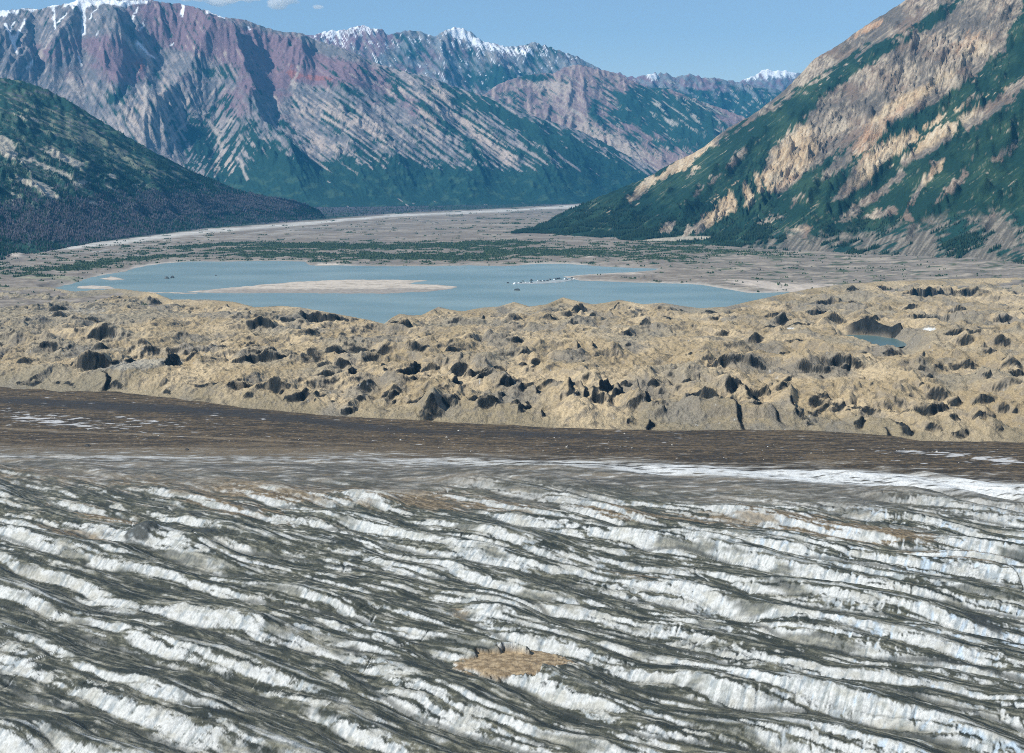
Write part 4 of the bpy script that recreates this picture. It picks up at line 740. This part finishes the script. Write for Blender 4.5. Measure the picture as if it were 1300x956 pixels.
# bright thin rims along the crests
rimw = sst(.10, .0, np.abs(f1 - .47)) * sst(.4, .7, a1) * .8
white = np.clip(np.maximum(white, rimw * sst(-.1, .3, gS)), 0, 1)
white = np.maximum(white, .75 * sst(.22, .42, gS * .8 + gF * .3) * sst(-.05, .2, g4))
crk = sst(.05, .012, np.abs(f1 - .02)) + sst(.05, .01, np.abs(f2 - .0)) * .6
br = sst(.35, .6, blobs(px, py, [(120, 610, 200, 12, 4, .35), (340, 628, 70, 10, 6, .8), (300, 650, 60, 7, 10, .7), (150, 668, 60, 10, 12, .5), (520, 640, 60, 9, 6, .8), (480, 625, 90, 7, 3, .5), (640, 650, 50, 6, 8, .5), (1090, 685, 110, 12, 5, .8), (1230, 725, 90, 9, 8, .6), (960, 665, 70, 7, 4, .5), (820, 745, 70, 6, 12, .5), (800, 660, 90, 6, 4, .5), (110, 690, 60, 10, 12, .6), (1160, 760, 60, 5, 8, .4), (590, 790, 30, 8, 30, .5)]) + g4 * .35 + gS * .3 + .26 * sst(760, 640, py))
dirt = dirt * (1 - br[..., None]) + brown * br[..., None]
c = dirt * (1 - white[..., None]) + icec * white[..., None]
c = mix(c, (.05, .055, .05), np.clip(crk, 0, 1) * .7 * rel)
c = mix(c, (.05, .09, .14), crev * .45 * white)
dk = sst(.32, .55, blobs(px, py, [(188, 684, 20, 9, -15, 1.1), (168, 690, 14, 6, -20, .6), (262, 680, 20, 7, 10, .8), (240, 657, 26, 7, 15, .7), (310, 650, 30, 5, 10, .7), (60, 760, 60, 8, 10, .4), (150, 750, 60, 8, 15, .4), (300, 830, 80, 12, 18, .4), (480, 840, 90, 12, 15, .4), (1250, 800, 50, 12, 18, .6), (1190, 850, 40, 10, 10, .4)]) + g4 * .3)
c = mix(c, (.038, .043, .040), dk * sst(-.75, .05, g4 + gF * .6 + gS * .5) * .92)
# smoother grey ice beyond the ridges
fg = sst(1130, 1290, Y + X * .12 + gB * 60)
band = fbm(X / 140, Y / 16, 4, 381); bandf = fbm(X / 22, Y / 6, 4, 382); bff = fbm(X / 5, Y / 5, 3, 383)
grey = mix(flat(X.shape, (.085, .08, .066)), (.26, .25, .225), sst(-.25, .4, band * .6 + bandf * .6))
grey = mix(grey, (.17, .135, .09), sst(0, .5, band - bandf * .2 + .1) * .55)
grey = mix(grey, (.55, .56, .55), sst(.30, .55, bandf * .7 + band * .5) * .6)
c = c * (1 - fg[..., None]) + grey * fg[..., None]
# white lane and dark brown medial debris band (surveyed lines)
lane_c = np.interp(px, [-200, 0, 300, 500, 650, 800, 1000, 1150, 1300, 1500], [582, 582, 583, 586, 588, 596, 604, 614, 627, 646]); lane_w = np.interp(px, [-200, 300, 500, 800, 1000, 1300, 1500], [2, 2.5, 5, 7, 9, 13, 14])
lane_a = np.interp(px, [-200, 400, 700, 850, 1300], [.35, .4, .6, .95, 1.0])
lm = sst(1.15, .5, np.abs(py - lane_c + band * 2.5) / lane_w) * lane_a * sst(-.45, .1, bandf + band * .5 + .15 * (lane_a > .8))
c = mix(c, (.64, .65, .64), lm)
b_lo = np.interp(px, [-200, 0, 200, 440, 650, 900, 1100, 1300, 1500], [571, 571, 574, 578, 582, 590, 596, 612, 632])
b_hi = np.interp(px, [-200, 0, 440, 1500], [500, 505, 520, 540])
bm = sst(10, -8, py - b_lo + band * 12 + bandf * 9)
bc = mix(flat(X.shape, (.040, .031, .020)), (.140, .100, .055), sst(-.35, .45, bandf * .7 + band * .5 + bff * .5))
bc = mix(bc, (.20, .155, .10), sst(1.0, .3, np.abs(py - (np.interp(px, [0, 150, 440, 700], [538, 545, 560, 572])) + band * 2) / 1.8) * sst(600, 350, px) * .8)
bc = mix(bc, (.20, .155, .10), sst(556, 574, py + band * 6) * sst(760, 300, px) * .75)
bc = mix(bc, (.025, .022, .018), sst(.25, .5, fbm(X / 3.2, Y / 3.6, 3, 386)) * .6)
bc = mix(bc, (.62, .60, .55), sst(.55, .66, bff * .8 + bandf * .25) * .6)
bc = mix(bc, (.028, .027, .026), sst(.15, .5, blobs(px, py, [(150, 511, 200, 5, 3, .9), (420, 532, 120, 4, 5, .6), (700, 548, 200, 5, 2, .5)]) + band * .4) * .8)
bc = mix(bc, (.58, .58, .58), sst(.42, .62, blobs(px, py, [(30, 524, 60, 8, 6, .27), (80, 532, 60, 7, 8, .31), (150, 537, 60, 5, 8, .33), (190, 530, 50, 5, 8, .42), (1180, 574, 80, 3, 3, .55), (1270, 585, 60, 5, 4, .55)]) + fbm(X / 26, Y / 9, 4, 388) * .75) * .8)
c = c * (1 - bm[..., None]) + bc * bm[..., None]
sc_ = mix(flat(X.shape, (.20, .145, .085)), (.38, .29, .18), sst(-.3, .4, fbm(X / 8, Y / 4, 4, 389) + gF * .3))
c = c * (1 - sed[..., None]) + sc_ * sed[..., None]
M_gla = terrain_mat('glacier_ice', 0.45, 0.55, rough=.75, var=0.25, dist=.9, spec=.3)
grid_mesh('glacier', X, Y, H, c, M_gla)
GL = dict(X=X, Y=Y, Z=H)
print('glacier', round(time.time() - T0, 1))


# ================================================================== TREES (far-off woods that read as masses)
def forest(name, X, Y, Z, dens, hgt, cols, seed, mat, label):
    """spiky little spruces, each a tapering crown, rooted on the ground of X, Y, Z with likelihood dens"""
    g = np.random.default_rng(seed); n = dens[1]; pr = dens[0].ravel().astype(float)
    k = np.searchsorted(np.cumsum(pr) / pr.sum(), g.random(n)); k = np.clip(k, 0, pr.size - 1)
    Rr, Kk = X.shape; r = np.minimum(k // Kk, Rr - 2); q = np.minimum(k % Kk, Kk - 2); a = g.random(n); b = g.random(n)
    def lerp(A): return (A[r, q] * (1 - a) + A[r, q + 1] * a) * (1 - b) + (A[r + 1, q] * (1 - a) + A[r + 1, q + 1] * a) * b
    x, y, z = lerp(X), lerp(Y), lerp(Z); h = hgt[0] * (0.6 + .8 * g.random(n)); w = h * hgt[1] * (.8 + .4 * g.random(n)); ph = g.random(n) * 6.28
    V = []
    for i in range(4):
        V.append(np.stack([x + w * np.cos(ph + i * 1.5708), y + w * np.sin(ph + i * 1.5708), z - h * .05], -1))
    for i in range(4):
        V.append(np.stack([x + w * .55 * np.cos(ph + .78 + i * 1.5708), y + w * .55 * np.sin(ph + .78 + i * 1.5708), z + h * .45], -1))
    V.append(np.stack([x + w * .1, y, z + h], -1)); V = np.stack(V, 1); nb = 9
    T = []
    for i in range(4):
        j = (i + 1) % 4; T += [(i, j, 4 + i), (j, 4 + j, 4 + i), (4 + i, 4 + j, 8)]
    T = np.array(T); F = (np.arange(n)[:, None, None] * nb + T[None]).reshape(-1, 3)
    me = bpy.data.meshes.new(name); me.vertices.add(n * nb); me.vertices.foreach_set('co', V.astype(F32).ravel())
    me.loops.add(F.size); me.polygons.add(len(F)); me.loops.foreach_set('vertex_index', F.astype(np.int32).ravel())
    me.polygons.foreach_set('loop_start', np.arange(0, F.size, 3, dtype=np.int32)); me.update(calc_edges=True)
    at = me.color_attributes.new('ground_colour', 'FLOAT_COLOR', 'POINT'); cc = np.array(cols, F32)
    pick = cc[g.integers(0, len(cc), n)] * (.75 + .5 * g.random((n, 1))); c4 = np.ones((n, nb, 4), F32); c4[:, :, :3] = pick[:, None, :]
    at.data.foreach_set('color', c4.ravel()); o = link(name, me, mat, 'stuff'); o['label'] = label; return o
M_tree = terrain_mat('needle_foliage', .5, .3, var=.2)
mp_, mq_, mX, mY, mZ, mc = MASS['right_mountain']
lum = mc[..., 0] * .4 + mc[..., 1] * .6; green = (mc[..., 1] > mc[..., 0] * 1.25)
d = green * (mq_ > 0) * sst(60, 10, (np.interp(mp_, [600, 900, 1100, 1500], [298, 322, 325, 340]) - mq_)) * (mZ > -2) * np.clip(.3 + fbm(mX / 160, mY / 160, 2, 401) * 2, 0, 1)
forest('spruce_forest', mX, mY, mZ, (d, 26000), (15, .20), [(.008, .026, .019), (.012, .036, .024), (.022, .044, .026)], 1, M_tree, 'dark spruce wood along the foot of the steep mountain on the right')
mp_, mq_, mX, mY, mZ, mc = MASS['green_hill']
pur = (mc[..., 0] > mc[..., 1] * .98) & (mc[..., 0] < .16); grn = mc[..., 1] > mc[..., 0] * 1.25
lo = sst(215, 262, mq_) * (mZ > -2)
forest('grey_spruce_forest', mX, mY, mZ, ((pur * 1.0 + grn * .12) * lo, 34000), (14, .20), [(.095, .085, .11), (.07, .065, .085), (.12, .11, .13), (.025, .045, .04)], 2, M_tree, 'bare purple grey spruce wood on the lower slope of the left hill')
forest('hillside_forest', mX, mY, mZ, (grn * np.clip(.15 + .85 * sst(160, 240, mq_), 0, 1) * np.clip(.4 + fbm(mX / 150, mY / 150, 2, 402) * 2, 0, 1) * (mZ > -2), 26000), (13, .22), [(.010, .034, .027), (.016, .046, .032)], 3, M_tree, 'dark green wood scattered over the left hill')
P_ = PLAIN
forest('valley_forest', P_['X'], P_['Y'], P_['Z'], ((P_['fo'] > .5) * (P_['dr'] > -40) * 1.0 * (P_['Y'] / 8000) ** 2, 26000), (15, .22), [(.012, .036, .028), (.018, .045, .03), (.06, .058, .075)], 4, M_tree, 'flat dark wood beyond the pale river bed')
forest('willow_scrub', P_['X'], P_['Y'], P_['Z'], ((P_['g'] > .4) * 1.0 * (P_['Z'] > .3) * (P_['Y'] / 5000) ** 2, 48000), (5, .55), [(.022, .05, .026), (.016, .036, .022), (.05, .08, .036)], 5, M_tree, 'low green scrub in belts between the lake and the gravel plain')

# ================================================================== ROCKS, ICEBERGS
import bmesh
from mathutils import Vector, noise as mn
def rock_mesh(name, seed, sx, sy, sz, mat, sub=3, sharp=.45):
    bm = bmesh.new(); bmesh.ops.create_icosphere(bm, subdivisions=sub, radius=1)
    for v in bm.verts:
        p = v.co.copy(); o = Vector((seed * 3.7, seed * 1.3, 0))
        k = 1 + sharp * mn.noise(p * 1.3 + o) + .22 * mn.noise(p * 3.1 + o)
        q = p * k
        for ax in (Vector((.8, .3, .5)), Vector((-.6, .5, .6)), Vector((.1, -.8, .6))):      # broken flat faces
            ax = ax.normalized(); dd = q.dot(ax) - .78
            if dd > 0: q -= ax * dd * .85
        v.co = Vector((q.x * sx, q.y * sy, q.z * sz if q.z > -.25 else -.25 * sz))
    me = bpy.data.meshes.new(name); bm.to_mesh(me); bm.free(); me.materials.append(mat); return me
def height_at(D, x, y):
    s_ = D['X'][0] / D['Y'][0]; k = int(np.argmin(np.abs(s_ - x / y))); r = int(np.argmin(np.abs(D['Y'][:, k] - y))); return float(D['Z'][r, k])
M_dark = simple_mat('dark_wet_stone', (.045, .045, .045), .8, .5, .5, .4); M_pale = simple_mat('pale_granite', (.42, .40, .36), .85, .5, .5, .3)
M_dice = simple_mat('dirty_ice', (.05, .065, .075), .5, .5, .3, .5); M_wice = simple_mat('white_ice', (.72, .76, .78), .5, .4, .3, .12); M_tanr = simple_mat('tan_boulder', (.33, .26, .18), .85, .5, .5, .3)
def put(name, px_, py_, me, D, label, cat, group=None, rz=0, z=None):
    zz = 55.0 if z is None else z
    for _ in range(3 if z is None else 1):
        x, y = ground(px_, py_, zz); x, y = float(x), float(y)
        if z is None: zz = height_at(D, x, y)
    o = bpy.data.objects.new(name, me); C.objects.link(o); o.location = (x, y, zz); o.rotation_euler = (0, 0, rz)
    tag(o, label, cat, group); return o
put('iceberg', 212, 353.6, rock_mesh('iceberg', 1, 9, 7, 7, M_dice), None, 'larger of the two small dark icebergs floating in the left half of the lake', 'iceberg', z=0)
put('iceberg', 219, 352.8, rock_mesh('iceberg', 2, 8, 5, 9, M_dice), None, 'narrow dark iceberg just right of a wider one in the left half of the lake', 'iceberg', z=0)
put('iceberg', 274, 350, rock_mesh('iceberg', 3, 4, 4, 3.4, M_dice), None, 'tiny dark iceberg alone above the long sand bar, near its left end', 'iceberg', z=0)
put('iceberg', 656.5, 368.6, rock_mesh('iceberg', 4, 11, 7, 6.5, M_dice), None, 'low dark iceberg alone on open water nearest the tan moraine', 'iceberg', z=0)
put('iceberg', 645, 359.4, rock_mesh('iceberg', 5, 5, 4, 4.5, M_dice), None, 'small dark iceberg at the left end of the row of stranded ice', 'iceberg', z=0)
g_ = np.random.default_rng(11)
kinds = [rock_mesh('iceberg', 20 + i, 4.5, 4, 3.6, M_dice if i % 3 else M_wice, 2) for i in range(6)]
for i in range(34):
    u = i / 33; a = 652 + u * 80 + g_.normal() * 2; b = 359.6 - u * 6.0 + g_.normal() * .9
    o = put('ice_block', a, b, kinds[int(g_.integers(6))], None, 'small block of ice in the broken row left of the sandy spit', 'ice block', 'ice blocks stranded in a row in the lake', g_.random() * 6, 0)
    o.scale = [.6 + .9 * g_.random()] * 3
sb = bpy.data.meshes.new('shoal'); pts_ = [(648, 359.8), (665, 358.2), (690, 356.8), (716, 355.0), (730, 354.2), (728, 355.6), (712, 358.6), (690, 360.2), (665, 360.6)]
vv = [tuple(float(q) for q in ground(a, b, 0)) + (0.35,) for a, b in pts_]; sb.from_pydata(vv, [], [list(range(len(vv)))[::-1]])
link('shoal', sb, simple_mat('wet_silt', (.33, .36, .36), .7, 0, .05, .2), 'structure')
put('ice_block', 1180, 419, rock_mesh('ice_block', 31, 10, 7, 5, M_wice), MOR, 'white block of bare ice on the moraine, up and right of the small blue pond', 'ice block')
put('boulder', 111, 566.5, rock_mesh('boulder', 41, 4.6, 3.6, 3.0, M_dark), GL, 'dark boulder at the far left of the brown debris band, larger than the other', 'boulder')
put('boulder', 237, 571, rock_mesh('boulder', 42, 2.8, 2.4, 2.0, M_dark), GL, 'small dark boulder on the brown debris band, below the pale streak', 'boulder')
bk = [rock_mesh('boulder', 50 + i, 1.3, 1.2, 1.0, M_pale, 2) for i in range(5)]
for i in range(60):
    a = g_.uniform(0, 1300); b = float(np.interp(a, [0, 440, 860, 1300], [535, 553, 566, 580])) + g_.uniform(-14, 16)
    o = put('boulder', a, b, bk[int(g_.integers(5))], GL, 'small pale boulder lying on the dark brown band of debris', 'boulder', 'pale boulders scattered over the dark debris band', g_.random() * 6); o.scale = [.5 + g_.random() ** 3 * .9] * 3

# clouds low over the left skyline
def cloud(px_, py_, w_, h_, Yc, seed, label):
    s_, e_ = se(px_, py_); x, z = float(s_) * Yc, CAMZ + float(e_) * Yc; m_ = Yc / FPX; g = np.random.default_rng(seed); bm = bmesh.new()
    for i in range(max(5, int(w_ / 5))):
        u = g.uniform(-1, 1); r = h_ * m_ * .5 * (1.1 - .75 * abs(u)) * g.uniform(.6, 1.1)
        t_ = bmesh.ops.create_icosphere(bm, subdivisions=3, radius=1); off = Vector((u * w_ * m_ * .5, g.normal() * r, g.normal() * r * .25))
        for v in t_['verts']:
            v.co = Vector((v.co.x * r * 1.9, v.co.y * r * 1.4, v.co.z * r * .8)) * (1 + .35 * mn.noise(v.co * 2.2 + Vector((i * 5., seed, 0)))) + off
    me = bpy.data.meshes.new('cloud'); bm.to_mesh(me); bm.free()
    o = bpy.data.objects.new('cloud', me); C.objects.link(o); o.location = (x, Yc, z); tag(o, label, 'cloud')
    md = o.modifiers.new('merge', 'REMESH'); md.mode = 'VOXEL'; md.voxel_size = h_ * m_ * .09
    me.materials.append(M_cloud)
M_cloud = bpy.data.materials.new('cloud_vapour'); M_cloud.use_nodes = True; N_ = M_cloud.node_tree.nodes; N_.remove(N_['Principled BSDF'])
v_ = N_.new('ShaderNodeVolumePrincipled'); v_.inputs['Color'].default_value = (1, 1, 1, 1); v_.inputs['Density'].default_value = .0045; v_.inputs['Anisotropy'].default_value = .2
M_cloud.node_tree.links.new(v_.outputs[0], N_['Material Output'].inputs['Volume'])
cloud(275, -1, 110, 13, 38000, 1, 'long white cloud cut by the top edge, above the left mountain')
cloud(357, 2, 38, 15, 38000, 2, 'short puffy white cloud right of the long one')
cloud(405, 9, 11, 8, 38000, 3, 'tiny faint cloud alone in the blue sky, right of the two larger ones')
print('objects', round(time.time() - T0, 1))

# ================================================================== SKY, SUN, CAMERA
SUN_AZ = (-1.0, -0.38); SUN_EL = 45.0
scn = bpy.context.scene
w = bpy.data.worlds.new('World'); scn.world = w; w.use_nodes = True
N = w.node_tree.nodes; bg = N['Background']; sk = N.new('ShaderNodeTexSky'); sk.sky_type = 'NISHITA'; sk.sun_disc = False
sk.sun_elevation = math.radians(SUN_EL); az = math.atan2(SUN_AZ[0], SUN_AZ[1]); sk.sun_rotation = az % (2 * math.pi)
sk.altitude = 1200; sk.dust_density = 0.6; sk.air_density = 1.0; sk.ozone_density = 1.5
w.node_tree.links.new(sk.outputs[0], bg.inputs[0]); bg.inputs[1].default_value = 0.11
sun = bpy.data.lights.new('sun', 'SUN'); sun.energy = 5.0; sun.angle = math.radians(.5); sun.color = (1, .965, .86)
so = bpy.data.objects.new('sun', sun); C.objects.link(so)
l = math.hypot(*SUN_AZ); d = Vector((SUN_AZ[0] / l * math.cos(math.radians(SUN_EL)), SUN_AZ[1] / l * math.cos(math.radians(SUN_EL)), math.sin(math.radians(SUN_EL))))
so.rotation_euler = d.to_track_quat('Z', 'Y').to_euler()
cam = bpy.data.cameras.new('camera'); cam.sensor_width = 36; cam.lens = FPX / 1300 * 36; cam.clip_start = 1; cam.clip_end = 120000
co = bpy.data.objects.new('camera', cam); C.objects.link(co); co.location = (0, 0, CAMZ); co.rotation_euler = (math.pi / 2 - TH, 0, 0)
scn.camera = co

# air over the valley
me = bpy.data.meshes.new('haze'); x0, x1, y0, y1, z0, z1 = -32000, 32000, -3000, 34000, -20, 4200
me.from_pydata([(x, y, z) for z in (z0, z1) for y in (y0, y1) for x in (x0, x1)], [], [(0, 2, 3, 1), (4, 5, 7, 6), (0, 1, 5, 4), (2, 6, 7, 3), (0, 4, 6, 2), (1, 3, 7, 5)])
m = bpy.data.materials.new('thin_blue_air'); m.use_nodes = True; N = m.node_tree.nodes; N.remove(N['Principled BSDF'])
v = N.new('ShaderNodeVolumePrincipled'); v.inputs['Color'].default_value = (.10, .50, .96, 1); v.inputs['Density'].default_value = 1.75e-5; v.inputs['Anisotropy'].default_value = 0.0
m.node_tree.links.new(v.outputs[0], N['Material Output'].inputs['Volume']); link('haze', me, m, 'stuff')

scn.view_settings.view_transform = 'Standard'; scn.view_settings.look = 'None'; scn.view_settings.exposure = 0.18; scn.view_settings.gamma = 1
scn.cycles.use_denoising = False; scn.cycles.filter_width = 1.0; scn.cycles.max_bounces = 4; scn.cycles.diffuse_bounces = 2; scn.cycles.glossy_bounces = 2; scn.cycles.volume_bounces = 6
scn.cycles.use_adaptive_sampling = True; scn.cycles.adaptive_threshold = 0.02
print('total', round(time.time() - T0, 1))
